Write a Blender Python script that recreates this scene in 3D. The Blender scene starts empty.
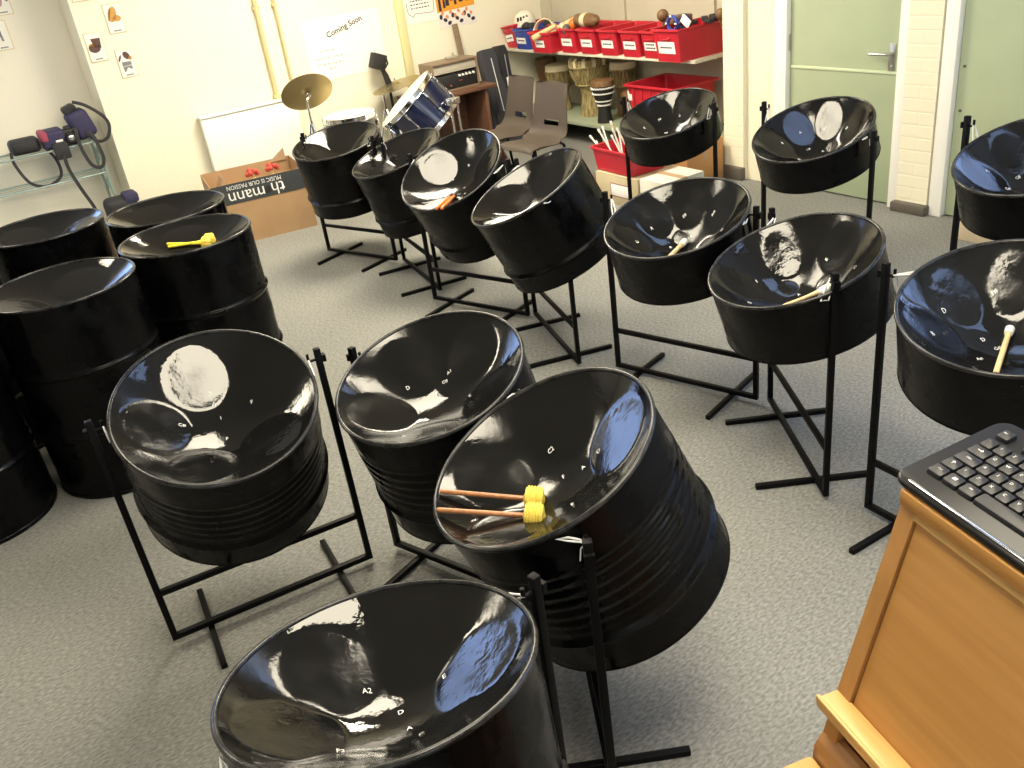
import bpy, bmesh, math, random
from mathutils import Vector, Matrix
random.seed(7)
PI = math.pi
SC = bpy.context.scene
COL = SC.collection

# ------------------------------------------------------------------ helpers
class MB:
    """collects shapes into one mesh"""
    def __init__(self): self.bm = bmesh.new(); self.mi = 0
    def _faces(self, fs):
        for f in fs: f.material_index = self.mi
    def box(self, c, s, rot=None, bev=0.0, taper=None, seg=2):
        bm = self.bm; x, y, z = [k/2 for k in s]; c = Vector(c); vs = []
        for dz in (-1, 1):
            for dx, dy in ((-1,-1),(1,-1),(1,1),(-1,1)):
                k = 1.0 if (taper is None or dz > 0) else taper
                p = Vector((dx*x*k, dy*y*k, dz*z))
                if rot is not None: p = rot @ p
                vs.append(bm.verts.new(p + c))
        fs = [bm.faces.new([vs[i] for i in q]) for q in ((3,2,1,0),(4,5,6,7),(0,1,5,4),(1,2,6,5),(2,3,7,6),(3,0,4,7))]
        self._faces(fs)
        if bev > 0:
            es = list({e for f in fs for e in f.edges})
            r = bmesh.ops.bevel(bm, geom=es, offset=bev, segments=seg, affect='EDGES', profile=0.5)
            self._faces(r['faces'])
        return self
    def ring_skin(self, rings, closed_u=True, cap0=False, cap1=False, closed_v=False):
        bm = self.bm; R = [[bm.verts.new(p) for p in r] for r in rings]; n = len(R[0]); fs = []
        m = len(R)
        for i in range(m if closed_v else m-1):
            a, b = R[i], R[(i+1) % m]
            for j in range(n if closed_u else n-1):
                k = (j+1) % n
                try: fs.append(bm.faces.new((a[j], a[k], b[k], b[j])))
                except ValueError: pass
        if cap0: fs.append(bm.faces.new(list(reversed(R[0]))))
        if cap1: fs.append(bm.faces.new(R[-1]))
        self._faces(fs); return self
    def lathe(self, prof, seg=48, M=None, cap0=False, cap1=False, closed=False):
        rings = []
        for r, z in prof:
            ring = [Vector((max(r, 1e-5)*math.cos(2*PI*k/seg), max(r, 1e-5)*math.sin(2*PI*k/seg), z)) for k in range(seg)]
            rings.append([M @ p for p in ring] if M is not None else ring)
        return self.ring_skin(rings, True, cap0, cap1, closed)
    def tube(self, pts, r, seg=8, closed=False, r1=None):
        pts = [Vector(p) for p in pts]; n = len(pts); rings = []; up = None
        for i, p in enumerate(pts):
            if closed: t = pts[(i+1) % n] - pts[i-1]
            else: t = pts[min(i+1, n-1)] - pts[max(i-1, 0)]
            t.normalize()
            if up is None:
                up = Vector((0,0,1)) if abs(t.z) < .9 else Vector((1,0,0))
            a = t.cross(up).normalized(); b = a.cross(t).normalized(); up = b
            rr = r if r1 is None else r + (r1-r)*i/max(1, n-1)
            rings.append([p + (a*math.cos(2*PI*k/seg) + b*math.sin(2*PI*k/seg))*rr for k in range(seg)])
        return self.ring_skin(rings, True, not closed, not closed, closed)
    def cyl(self, p0, p1, r0, r1=None, seg=20):
        return self.tube([p0, p1], r0, seg, r1=r0 if r1 is None else r1)
    def ball(self, c, r, seg=16, sc=(1,1,1), M=None):
        n = seg//2; c = Vector(c); rings = []
        for i in range(n+1):
            th = -PI/2 + PI*i/n; rr = max(math.cos(th), 1e-4)
            ring = [Vector((rr*math.cos(2*PI*k/seg)*r*sc[0], rr*math.sin(2*PI*k/seg)*r*sc[1], math.sin(th)*r*sc[2])) for k in range(seg)]
            rings.append([(M @ p if M is not None else p) + c for p in ring])
        return self.ring_skin(rings, True, True, True)
    def prism(self, poly, d0, d1, f):
        """poly: 2D points (counter clockwise); f(x, y, d) -> 3D"""
        bm = self.bm; A = [bm.verts.new(f(x, y, d0)) for x, y in poly]; B = [bm.verts.new(f(x, y, d1)) for x, y in poly]; n = len(poly)
        fs = [bm.faces.new(list(reversed(A))), bm.faces.new(B)]
        for i in range(n):
            j = (i+1) % n; fs.append(bm.faces.new((A[i], A[j], B[j], B[i])))
        self._faces(fs); return self
    def add_mesh(self, me, f):
        vs = [self.bm.verts.new(f(v.co)) for v in me.vertices]
        for p in me.polygons:
            try:
                q = self.bm.faces.new([vs[i] for i in p.vertices]); q.material_index = self.mi
            except ValueError: pass
        return self
    def m(self, i): self.mi = i; return self

def build(name, mb, mats, parent=None, loc=None, rotz=None, M=None, angle=38, props=None):
    bm = mb.bm
    bmesh.ops.recalc_face_normals(bm, faces=bm.faces[:])
    me = bpy.data.meshes.new(name); bm.to_mesh(me); bm.free()
    for p in me.polygons: p.use_smooth = True
    me.set_sharp_from_angle(angle=math.radians(angle))
    o = bpy.data.objects.new(name, me); COL.objects.link(o)
    for k in (mats if isinstance(mats, (list, tuple)) else [mats]): me.materials.append(k)
    if parent is not None: o.parent = parent
    if M is not None: o.matrix_world = M
    if loc is not None: o.location = loc
    if rotz is not None: o.rotation_euler = (0, 0, rotz)
    if props:
        for k, v in props.items(): o[k] = v
    return o
def tag(o, label, cat, group=None):
    o['label'] = label; o['category'] = cat
    if group: o['group'] = group
    return o
def thing(name, label, cat, loc=(0,0,0), rotz=0, group=None, M=None):
    o = bpy.data.objects.new(name, None); COL.objects.link(o); o.empty_display_size = .1
    if M is not None: o.matrix_world = M
    else: o.location = loc; o.rotation_euler = (0, 0, rotz)
    return tag(o, label, cat, group)
def struct(name, mb, mats, loc=None, rotz=None, parent=None, angle=38):
    o = build(name, mb, mats, parent, loc, rotz, angle=angle)
    if parent is None: o['kind'] = 'structure'
    return o
def struct_empty(name, loc, rotz):
    o = bpy.data.objects.new(name, None); COL.objects.link(o); o.location = loc; o.rotation_euler = (0,0,rotz); o['kind'] = 'structure'; return o
def dup(o, label=None, loc=None, rotz=None, group=None):
    c = o.copy(); COL.objects.link(c)
    if label: c['label'] = label
    if group: c['group'] = group
    if loc is not None: c.location = loc
    if rotz is not None: c.rotation_euler = (0,0,rotz)
    for ch in list(o.children):
        d = ch.copy(); COL.objects.link(d); d.parent = c
        for g in list(ch.children):
            e = g.copy(); COL.objects.link(e); e.parent = d
    return c
_tc = {}
def text_mesh(s, size=1.0, res=2, bold=0.):
    k = (s, size)
    if k in _tc: return _tc[k]
    cu = bpy.data.curves.new('lettering', 'FONT'); cu.body = s; cu.size = size; cu.align_x = 'CENTER'; cu.align_y = 'CENTER'; cu.resolution_u = res; cu.offset = bold
    t = bpy.data.objects.new('lettering', cu); COL.objects.link(t)
    dg = bpy.context.evaluated_depsgraph_get(); dg.update()
    me = bpy.data.meshes.new_from_object(t.evaluated_get(dg))
    bpy.data.objects.remove(t); _tc[k] = me
    return me
def smooth(t): t = max(0., min(1., t)); return t*t*(3-2*t)

# ------------------------------------------------------------------ materials
def nodes(name):
    m = bpy.data.materials.new(name); m.use_nodes = True; nt = m.node_tree
    return m, nt, nt.nodes['Principled BSDF'], nt.nodes.new, nt.links.new
def mat(name, col, rough=.5, metal=0., var=0., vscale=8., bump=0., bscale=40., coat=0., spec=.5, col2=None, stretch=None, detail=3.):
    m, nt, b, N, L = nodes(name)
    b.inputs['Base Color'].default_value = (*col, 1); b.inputs['Roughness'].default_value = rough
    b.inputs['Metallic'].default_value = metal; b.inputs['Coat Weight'].default_value = coat; b.inputs['Coat Roughness'].default_value = .06
    b.inputs['Specular IOR Level'].default_value = spec
    tc = N('ShaderNodeTexCoord'); src = tc.outputs['Object']
    if stretch:
        mp = N('ShaderNodeMapping'); mp.inputs['Scale'].default_value = stretch; L(src, mp.inputs['Vector']); src = mp.outputs['Vector']
    if var > 0 or col2:
        n = N('ShaderNodeTexNoise'); n.inputs['Scale'].default_value = vscale; n.inputs['Detail'].default_value = detail; L(src, n.inputs['Vector'])
        mx = N('ShaderNodeMix'); mx.data_type = 'RGBA'
        c2 = col2 if col2 else tuple(max(0, k*(1-var)) for k in col)
        mx.inputs['A'].default_value = (*col, 1); mx.inputs['B'].default_value = (*c2, 1)
        rp = N('ShaderNodeValToRGB'); rp.color_ramp.elements[0].position = .35; rp.color_ramp.elements[1].position = .65
        L(n.outputs['Fac'], rp.inputs['Fac']); L(rp.outputs['Color'], mx.inputs['Factor']); L(mx.outputs['Result'], b.inputs['Base Color'])
    if bump > 0:
        n = N('ShaderNodeTexNoise'); n.inputs['Scale'].default_value = bscale; n.inputs['Detail'].default_value = 3; L(src, n.inputs['Vector'])
        bp = N('ShaderNodeBump'); bp.inputs['Strength'].default_value = bump; bp.inputs['Distance'].default_value = .01
        L(n.outputs['Fac'], bp.inputs['Height']); L(bp.outputs['Normal'], b.inputs['Normal'])
    return m
def emit(name, col, st):
    m, nt, b, N, L = nodes(name); b.inputs['Base Color'].default_value = (*col, 1)
    b.inputs['Emission Color'].default_value = (*col, 1); b.inputs['Emission Strength'].default_value = st; return m
def brick_mat(name, col, depth=.25):
    m, nt, b, N, L = nodes(name)
    tc = N('ShaderNodeTexCoord'); sp = N('ShaderNodeSeparateXYZ'); cb = N('ShaderNodeCombineXYZ')
    L(tc.outputs['Object'], sp.inputs['Vector']); L(sp.outputs['X'], cb.inputs['X']); L(sp.outputs['Z'], cb.inputs['Y'])
    br = N('ShaderNodeTexBrick'); L(cb.outputs['Vector'], br.inputs['Vector'])
    br.inputs['Scale'].default_value = 1; br.inputs['Brick Width'].default_value = .225; br.inputs['Row Height'].default_value = .075
    br.inputs['Mortar Size'].default_value = .006; br.inputs['Mortar Smooth'].default_value = .6
    br.inputs['Color1'].default_value = (1,1,1,1); br.inputs['Color2'].default_value = (.93,.93,.93,1); br.inputs['Mortar'].default_value = (.0,.0,.0,1)
    n = N('ShaderNodeTexNoise'); n.inputs['Scale'].default_value = 60; L(tc.outputs['Object'], n.inputs['Vector'])
    ad = N('ShaderNodeMath'); ad.operation = 'MULTIPLY_ADD'; ad.inputs[1].default_value = .25
    L(n.outputs['Fac'], ad.inputs[0]); L(br.outputs['Color'], ad.inputs[2])
    bp = N('ShaderNodeBump'); bp.inputs['Strength'].default_value = depth; bp.inputs['Distance'].default_value = .006
    L(ad.outputs[0], bp.inputs['Height']); L(bp.outputs['Normal'], b.inputs['Normal'])
    b.inputs['Base Color'].default_value = (*col, 1); b.inputs['Roughness'].default_value = .55
    return m
def carpet_mat():
    m, nt, b, N, L = nodes('carpet_weave')
    tc = N('ShaderNodeTexCoord'); mp = N('ShaderNodeMapping'); mp.inputs['Rotation'].default_value = (0,0,math.radians(-12)); mp.inputs['Scale'].default_value = (60, 130, 60)
    L(tc.outputs['Object'], mp.inputs['Vector'])
    n = N('ShaderNodeTexNoise'); n.inputs['Scale'].default_value = 1; n.inputs['Detail'].default_value = 3; L(mp.outputs['Vector'], n.inputs['Vector'])
    n2 = N('ShaderNodeTexNoise'); n2.inputs['Scale'].default_value = 1.3; n2.inputs['Detail'].default_value = 4; L(tc.outputs['Object'], n2.inputs['Vector'])
    rp = N('ShaderNodeValToRGB'); e = rp.color_ramp.elements; e[0].position = .3; e[1].position = .7
    e[0].color = (.175,.175,.158,1); e[1].color = (.335,.332,.305,1); L(n.outputs['Fac'], rp.inputs['Fac'])
    mx = N('ShaderNodeMix'); mx.data_type = 'RGBA'; mx.blend_type = 'MULTIPLY'; mx.inputs['Factor'].default_value = .3
    L(rp.outputs['Color'], mx.inputs['A']); L(n2.outputs['Fac'], mx.inputs['B']); L(mx.outputs['Result'], b.inputs['Base Color'])
    bp = N('ShaderNodeBump'); bp.inputs['Strength'].default_value = .55; bp.inputs['Distance'].default_value = .006
    L(n.outputs['Fac'], bp.inputs['Height']); L(bp.outputs['Normal'], b.inputs['Normal'])
    b.inputs['Roughness'].default_value = .95; b.inputs['Specular IOR Level'].default_value = .1
    return m
def wood_mat(name, c1, c2, rough=.4, stretch=(2,30,30), coat=.1):
    m, nt, b, N, L = nodes(name)
    tc = N('ShaderNodeTexCoord'); mp = N('ShaderNodeMapping'); mp.inputs['Scale'].default_value = stretch; L(tc.outputs['Object'], mp.inputs['Vector'])
    n = N('ShaderNodeTexNoise'); n.inputs['Scale'].default_value = 2; n.inputs['Detail'].default_value = 6; n.inputs['Distortion'].default_value = .6; L(mp.outputs['Vector'], n.inputs['Vector'])
    rp = N('ShaderNodeValToRGB'); e = rp.color_ramp.elements; e[0].position = .3; e[1].position = .7; e[0].color = (*c1,1); e[1].color = (*c2,1)
    L(n.outputs['Fac'], rp.inputs['Fac']); L(rp.outputs['Color'], b.inputs['Base Color'])
    b.inputs['Roughness'].default_value = rough; b.inputs['Coat Weight'].default_value = coat; b.inputs['Coat Roughness'].default_value = .25
    return m
def lacquer(name, col, rough, bump, bscale, spec=.5):
    m, nt, b, N, L = nodes(name)
    b.inputs['Base Color'].default_value = (*col, 1); b.inputs['IOR'].default_value = 1.5; b.inputs['Specular IOR Level'].default_value = spec
    tc = N('ShaderNodeTexCoord')
    n = N('ShaderNodeTexNoise'); n.inputs['Scale'].default_value = bscale; n.inputs['Detail'].default_value = 4; n.inputs['Roughness'].default_value = .55; L(tc.outputs['Object'], n.inputs['Vector'])
    bp = N('ShaderNodeBump'); bp.inputs['Strength'].default_value = bump; bp.inputs['Distance'].default_value = .01
    L(n.outputs['Fac'], bp.inputs['Height']); L(bp.outputs['Normal'], b.inputs['Normal'])
    mr = N('ShaderNodeMapRange'); mr.inputs['From Min'].default_value = .35; mr.inputs['From Max'].default_value = .65; mr.inputs['To Min'].default_value = rough*.4; mr.inputs['To Max'].default_value = rough*2.5
    n3 = N('ShaderNodeTexNoise'); n3.inputs['Scale'].default_value = 9; n3.inputs['Detail'].default_value = 5; L(tc.outputs['Object'], n3.inputs['Vector'])
    L(n3.outputs['Fac'], mr.inputs['Value']); L(mr.outputs['Result'], b.inputs['Roughness'])
    return m

M_BOWL = lacquer('black_gloss_playing_surface', (.005,.005,.005), .075, .15, 15)
M_SKIRT = lacquer('black_gloss_drum_side', (.002,.002,.0022), .20, .03, 20, .14)
M_RIM = mat('worn_black_steel_rim', (.008,.008,.008), .22, 0., col2=(.03,.03,.03), vscale=30, spec=.35)
M_FRAME = mat('black_painted_tube', (.0025,.0025,.003), .5, spec=.12, bump=.1, bscale=80)
M_CHALK = mat('white_paint_marker', (.85,.85,.82), .7)
M_CORD = mat('white_cord', (.72,.72,.70), .8)
M_CHROME = mat('chrome', (.8,.8,.82), .12, 1.)
M_CARPET = carpet_mat()
M_WALL = brick_mat('cream_painted_brick', (.82,.78,.62), .12)
M_WALLR = brick_mat('cream_painted_brick_pier', (.80,.75,.58), .32)
M_WALL2 = brick_mat('cream_painted_brick_recess', (.78,.75,.64), .12)
M_PLAIN = mat('cream_paint', (.80,.76,.60), .5, bump=.05, bscale=60)
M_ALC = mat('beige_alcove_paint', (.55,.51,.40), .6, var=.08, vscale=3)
M_CEIL = mat('cream_ceiling', (.55,.52,.45), .8)
M_GREEN = mat('sage_green_door_paint', (.40,.46,.30), .42, var=.05, vscale=4, bump=.04, bscale=50)
M_WHITE = mat('white_gloss_paint', (.86,.85,.80), .35)
M_PLINTH = mat('brown_plinth', (.10,.085,.07), .5)
M_STEEL = mat('brushed_steel', (.55,.54,.52), .3, 1.)
M_CARD = mat('brown_cardboard', (.40,.25,.13), .8, var=.12, vscale=5)
M_CARDIN = mat('pale_cardboard_inside', (.46,.31,.18), .85, var=.1, vscale=5)
M_BAND = mat('dark_printed_band', (.035,.04,.045), .6)
M_PRINT = mat('white_print', (.80,.80,.78), .6)
M_RED = mat('red_plastic', (.52,.018,.035), .35, var=.12, vscale=4)
M_BLUE = mat('blue_plastic', (.03,.06,.32), .35)
M_LABEL = mat('white_label', (.82,.81,.78), .6)
M_INK = mat('grey_print', (.03,.03,.035), .7)
M_CHAIR = mat('grey_brown_polypropylene', (.055,.041,.031), .5, bump=.15, bscale=200)
M_BLACK = mat('matt_black', (.012,.012,.013), .6)
M_CLOTH = mat('black_nylon', (.022,.022,.026), .75, bump=.3, bscale=120)
M_NAVY = mat('navy_nylon', (.028,.025,.075), .7, bump=.3, bscale=120)
M_BURG = mat('burgundy_nylon', (.32,.05,.09), .7, bump=.3, bscale=120)
M_GLASSY = mat('grey_green_metal', (.30,.40,.38), .3, .3)
M_BRASS = mat('brass_cymbal', (.42,.33,.16), .32, .9, var=.1, vscale=5)
M_BLUEDRUM = mat('dark_blue_drum_wrap', (.007,.010,.032), .15, coat=.6)
M_HEAD = mat('drum_head', (.82,.78,.66), .5, var=.06, vscale=6)
M_WOOD_TABLE = wood_mat('dark_teak_laminate', (.10,.045,.028), (.17,.085,.05), .45)
M_AMPWOOD = wood_mat('amp_cabinet_wood', (.17,.115,.07), (.24,.17,.11), .5)
M_GRILL = mat('silver_grille', (.33,.30,.24), .5)
M_OAK = wood_mat('honey_oak', (.43,.205,.052), (.52,.265,.074), .42, (1.6,26,26), .15)
M_OAKV = wood_mat('honey_oak_upright', (.38,.18,.05), (.47,.235,.072), .42, (26,26,1.6), .15)
M_OAKL = wood_mat('pale_oak_ledge', (.50,.275,.08), (.60,.355,.12), .4, (2,40,40), .15)
M_STICK = wood_mat('brown_beater_wood', (.33,.13,.05), (.46,.20,.08), .4, (4,40,40))
M_STICKL = wood_mat('pale_beater_wood', (.62,.43,.20), (.75,.55,.30), .5, (4,40,40))
M_ORANGE = mat('orange_stick_paint', (.75,.17,.03), .4)
M_YELLOW = mat('yellow_wound_yarn', (.72,.56,.09), .8, bump=.5, bscale=90)
M_YSTICK = mat('yellow_stick_paint', (.85,.68,.05), .4)
M_RUBBER = mat('white_rubber_tip', (.72,.70,.64), .6)
M_DJ = wood_mat('carved_djembe_wood', (.12,.06,.025), (.22,.12,.05), .5, (20,20,3))
M_DJROPE = mat('olive_rope', (.42,.33,.14), .8, col2=(.17,.13,.06), vscale=12, bump=.4, bscale=60, stretch=(5,5,.8))
M_DJLT = mat('pale_goatskin', (.72,.62,.42), .6, var=.15, vscale=8)
M_LAMP = emit('lamp_diffuser', (1.0,.90,.70), 30.0)
M_LAMPD = emit('lamp_diffuser_dim', (1.0,.90,.70), 14.0)
M_ROOF = emit('rooflight_pane', (.46,.62,1.0), 2.8)
M_SKY = emit('daylight_pane', (.38,.55,1.0), 3.6)
M_SKYF = emit('daylight_pane_frosted', (.85,.92,1.0), 1.6)
M_KEY = mat('black_key_plastic', (.012,.012,.014), .38, spec=.35)
M_KBODY = mat('black_keyboard_case', (.008,.008,.009), .28, spec=.25)
M_LEGEND = mat('key_legend_white', (.7,.7,.72), .6)
M_PINK = mat('salmon_red_wool', (.5,.07,.05), .7)
M_SHELF = mat('cream_shelf_board', (.62,.58,.47), .5)
M_SHELF2 = mat('green_grey_shelf_board', (.30,.34,.24), .55)

# ------------------------------------------------------------------ frames of the room
BQ = Vector((.395, 9.05, 0)); BV = Vector((math.cos(PI/6), math.sin(PI/6), 0)); BIN = Vector((-.5, .8660254, 0))   # back wall: along, into the wall
RQ = Vector((1.80, 6.505, 0)); RV = Vector((.5, -.8660254, 0)); RIN = Vector((.8660254, .5, 0))                    # right wall
A_B = PI/6; A_R = -PI/3
def bw(s, off=0., z=0.): return BQ + BV*s - BIN*off + Vector((0,0,z))     # off: distance out into the room
def rw(t, off=0., z=0.): return RQ + RV*t - RIN*off + Vector((0,0,z))
PANS = {'P1': {'c': [-0.897, 5.822, 0.779], 'n': [-0.091, -0.164, 0.982], 'az': -39, 'L': 0.405, 'D': 0.125, 'x': [0.7805, -0.6244, -0.0314], 'feet': [[-1.126, 5.976], [-0.634, 5.562]], 'let': [], 'st': []},
 'P2': {'c': [-0.489, 5.346, 0.751], 'n': [-0.261, -0.12, 0.958], 'az': -69, 'L': 0.41, 'D': 0.125, 'x': [0.3633, -0.9315, -0.0179], 'feet': [[-0.58, 5.539], [-0.339, 4.913]], 'let': [], 'st': []},
 'P3': {'c': [-0.155, 4.523, 0.81], 'n': [-0.337, -0.354, 0.872], 'az': -40, 'L': 0.395, 'D': 0.125, 'x': [0.756, -0.654, 0.0269], 'feet': [[-0.367, 4.783], [0.137, 4.354]], 'let': [('D', -0.01, 0.126), ('F', -0.072, 0.036), ('A', 0.026, -0.007), ('C', 0.067, -0.057)], 'st': [[[-0.23, 4.386, 0.673], [-0.177, 4.504, 0.679]], [[-0.207, 4.388, 0.675], [-0.156, 4.494, 0.682]]]},
 'P4': {'c': [0.187, 3.937, 0.826], 'n': [-0.411, -0.065, 0.909], 'az': 103, 'L': 0.38, 'D': 0.125, 'x': [-0.2131, 0.9767, -0.0264], 'feet': [[0.326, 3.71], [0.178, 4.35]], 'let': [], 'st': []},
 'P5': {'c': [0.72, 3.292, 0.802], 'n': [-0.219, -0.146, 0.965], 'az': -43, 'L': 0.21, 'D': 0.17, 'x': [0.7193, -0.6922, 0.059], 'feet': [[0.499, 3.622], [0.993, 3.156]], 'let': [('F#', -0.068, 0.155), ('A#', 0.057, 0.17), ('A', -0.164, 0.051), ('C#', -0.019, 0.084), ('D', -0.168, -0.058), ('B', -0.071, 0.016), ('G', 0.128, 0.094)], 'st': [[[0.689, 3.291, 0.643], [0.771, 3.37, 0.67]]]},
 'P8': {'c': [0.984, 2.733, 0.788], 'n': [-0.275, -0.061, 0.96], 'az': 88, 'L': 0.22, 'D': 0.17, 'x': [0.0157, 0.9976, 0.0675], 'feet': [[1.013, 2.451], [1.042, 3.124]], 'let': [('F', 0.125, 0.113), ('E', 0.096, -0.127), ('A', 0.043, 0.004), ('D', 0.007, 0.174), ('C', -0.035, -0.177)], 'st': [[[0.949, 2.723, 0.627], [1.096, 2.717, 0.669]], [[0.998, 2.735, 0.629], [1.106, 2.724, 0.676]]]},
 'P7': {'c': [1.608, 4.245, 0.819], 'n': [-0.279, -0.173, 0.945], 'az': -58, 'L': 0.17, 'D': 0.17, 'x': [0.5295, -0.8483, 0.0013], 'feet': [[1.431, 4.529], [1.786, 3.961]], 'let': [('F#', -0.058, 0.155), ('G', 0.058, 0.167), ('A', -0.155, 0.085), ('B', -0.182, -0.022), ('C#', -0.084, 0.039), ('E', -0.015, 0.057), ('D', -0.077, -0.045)], 'st': []},
 'P6': {'c': [1.126, 5.246, 0.775], 'n': [-0.232, -0.184, 0.955], 'az': -52, 'L': 0.175, 'D': 0.17, 'x': [0.6161, -0.7876, -0.0019], 'feet': [[0.92, 5.51], [1.332, 4.982]], 'let': [('A#', -0.15, 0.079), ('C', -0.053, 0.15), ('E', 0.061, 0.175), ('G', -0.175, -0.036), ('D#', -0.077, 0.029)], 'st': []},
 'P9': {'c': [1.943, 2.973, 0.95], 'n': [-0.286, -0.082, 0.955], 'az': -72, 'L': 0.18, 'D': 0.17, 'x': [0.3061, -0.952, 0.0099], 'feet': [[1.839, 3.292], [2.047, 2.654]], 'let': [('A', -0.186, -0.065), ('C#', -0.127, 0.01), ('G#', -0.107, -0.06), ('F', -0.108, -0.207)], 'st': []},
 'P10': {'c': [1.3, 2.0, 0.88], 'n': [-0.176, -0.17, 0.969], 'az': -63, 'L': 0.21, 'D': 0.17, 'x': [0.4679, -0.8811, -0.0697], 'feet': [[1.121, 2.354], [1.426, 1.757]], 'let': [('F#', -0.138, 0.116), ('D', -0.187, -0.026), ('D', -0.082, -0.008), ('A#', -0.043, -0.078), ('B', -0.142, -0.133), ('G#', -0.042, -0.004)], 'st': [[[1.209, 1.903, 0.744], [1.353, 2.096, 0.758]]]},
 'P11': {'c': [-0.844, 2.26, 0.798], 'n': [0.177, -0.382, 0.907], 'az': 24, 'L': 0.415, 'D': 0.125, 'x': [0.9124, 0.4093, -0.006], 'feet': [[-1.178, 2.2], [-0.574, 2.471]], 'let': [('A', 0.006, 0.119), ('A', 0.005, 0.09), ('F', 0.106, 0.041), ('1', 0.009, 0.041), ('C#', -0.1, 0.043), ('F', 0.003, -0.04)], 'st': []},
 'P12': {'c': [-0.235, 2.298, 0.774], 'n': [-0.174, -0.198, 0.965], 'az': -42, 'L': 0.42, 'D': 0.125, 'x': [0.7437, -0.6685, -0.0029], 'feet': [[-0.484, 2.522], [0.014, 2.074]], 'let': [('A1', -0.049, 0.108), ('C#', -0.047, 0.076), ('D', -0.128, -0.001), ('F', -0.046, 0.03), ('E', 0.075, 0.05)], 'st': []},
 'P13': {'c': [0.041, 1.733, 0.811], 'n': [-0.379, -0.063, 0.923], 'az': 92, 'L': 0.44, 'D': 0.125, 'x': [-0.0539, 0.9975, 0.046], 'feet': [[0.053, 1.398], [0.029, 2.068]], 'let': [('C2', 0.122, -0.003), ('D', 0.027, -0.114), ('A', 0.03, -0.061), ('F', 0.04, -0.007), ('E', -0.079, -0.01)], 'st': [[[-0.208, 1.775, 0.718], [0.013, 1.732, 0.686]], [[-0.215, 1.703, 0.716], [0.007, 1.659, 0.691]]]},
 'P14': {'c': [-0.305, 1.169, 0.782], 'n': [-0.05, 0.215, 0.975], 'az': 14, 'L': 0.42, 'D': 0.125, 'x': [0.9705, 0.2412, -0.0034], 'feet': [[-0.63, 1.088], [0.02, 1.25]], 'let': [('A2', -0.032, 0.096), ('E', 0.111, 0.048), ('D', 0.018, 0.024), ('A', 0.025, -0.033), ('F2', -0.096, -0.057), ('C', 0.042, -0.074)], 'st': []},
 'B3': {'st': [[[-1.468, 3.978, 0.791], [-1.287, 3.97, 0.771]], [[-1.459, 3.955, 0.783], [-1.276, 3.988, 0.778]]]}}
# ------------------------------------------------------------------ the room shell
WT = .15; HC = 2.95
def wbox(mb, u0, u1, v0, v1, z0, z1, bev=0): return mb.box(((u0+u1)/2, (v0+v1)/2, (z0+z1)/2), (u1-u0, v1-v0, z1-z0), bev=bev)
# local frame of every wall: x along the back wall, y into it, z up, origin at BQ
U0, U1, V1, V0 = -8.6, -.056, 0., -9.4        # left wall, right wall, back wall, front wall
mb = MB(); wbox(mb, U0-.3, U1+.9, V0-.3, V1+.9, -.1, 0)
struct('floor', mb, M_CARPET, BQ, A_B)
mb = MB(); wbox(mb, U0-.3, U1+.9, V0-.3, V1+.9, HC, HC+.1)
struct('ceiling', mb, M_CEIL, BQ, A_B)
# back wall
SP = -3.693                                   # left end of the projecting stretch of back wall
mb = MB(); wbox(mb, SP, .60, 0, .42, 0, HC)
struct('wall_back', mb, M_WALL, BQ, A_B)
mb = MB(); RWIN = (-6.7, -4.8)                  # a window in the recess, left of the picture
wbox(mb, U0, RWIN[0], .42, .57, 0, HC); wbox(mb, RWIN[1], SP, .42, .57, 0, HC); wbox(mb, *RWIN, .42, .57, 0, .85); wbox(mb, *RWIN, .42, .57, 2.3, HC)
struct('wall_back_recess', mb, M_WALL2, BQ, A_B)
k = 0
mb = MB(); wbox(mb, U0-.2, U0, V0, .57, 0, HC)
struct('wall_left', mb, M_WALL2, BQ, A_B)
def big_window(n, loc, rz, L, H, pane=None):
    w = struct_empty('window_%d' % n, loc, rz); pane = pane or M_SKY
    mb = MB()
    for x in (-L/2+.03, 0, L/2-.03): mb.box((x, .1, 0), (.06, .06, H), bev=.006)
    for z in (-H/2+.03, H*.2, H/2-.03): mb.box((0, .1, z), (L, .058, .06), bev=.006)
    build('window_frame', mb, M_WHITE, w)
    mb = MB(); mb.box((0, .12, 0), (L-.06, .01, H-.06)); build('pane', mb, pane, w)
k += 1; big_window(k, bw(sum(RWIN)/2, -.42, 1.575), A_B, RWIN[1]-RWIN[0], 1.45)
# front wall behind the photographer, with windows too
mb = MB(); wbox(mb, U0-.2, U1+.2, V0-.2, V0, 0, 1.0); wbox(mb, U0-.2, U1+.2, V0-.2, V0, 2.6, HC)
FWIN = ((-7.6, -5.6), (-5.0, -3.0), (-2.4, -.6))
ed = [U0-.2] + [x for p in FWIN for x in p] + [U1+.2]
for i in range(0, len(ed), 2): wbox(mb, ed[i], ed[i+1], V0-.2, V0, 1.0, 2.6)
struct('wall_front', mb, M_WALL2, BQ, A_B)
for a, b in FWIN:
    k += 1
    big_window(k, BQ + BV*((a+b)/2) + BIN*V0 + Vector((0,0,1.8)), A_B + PI, b-a, 1.6, M_SKYF)
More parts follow.
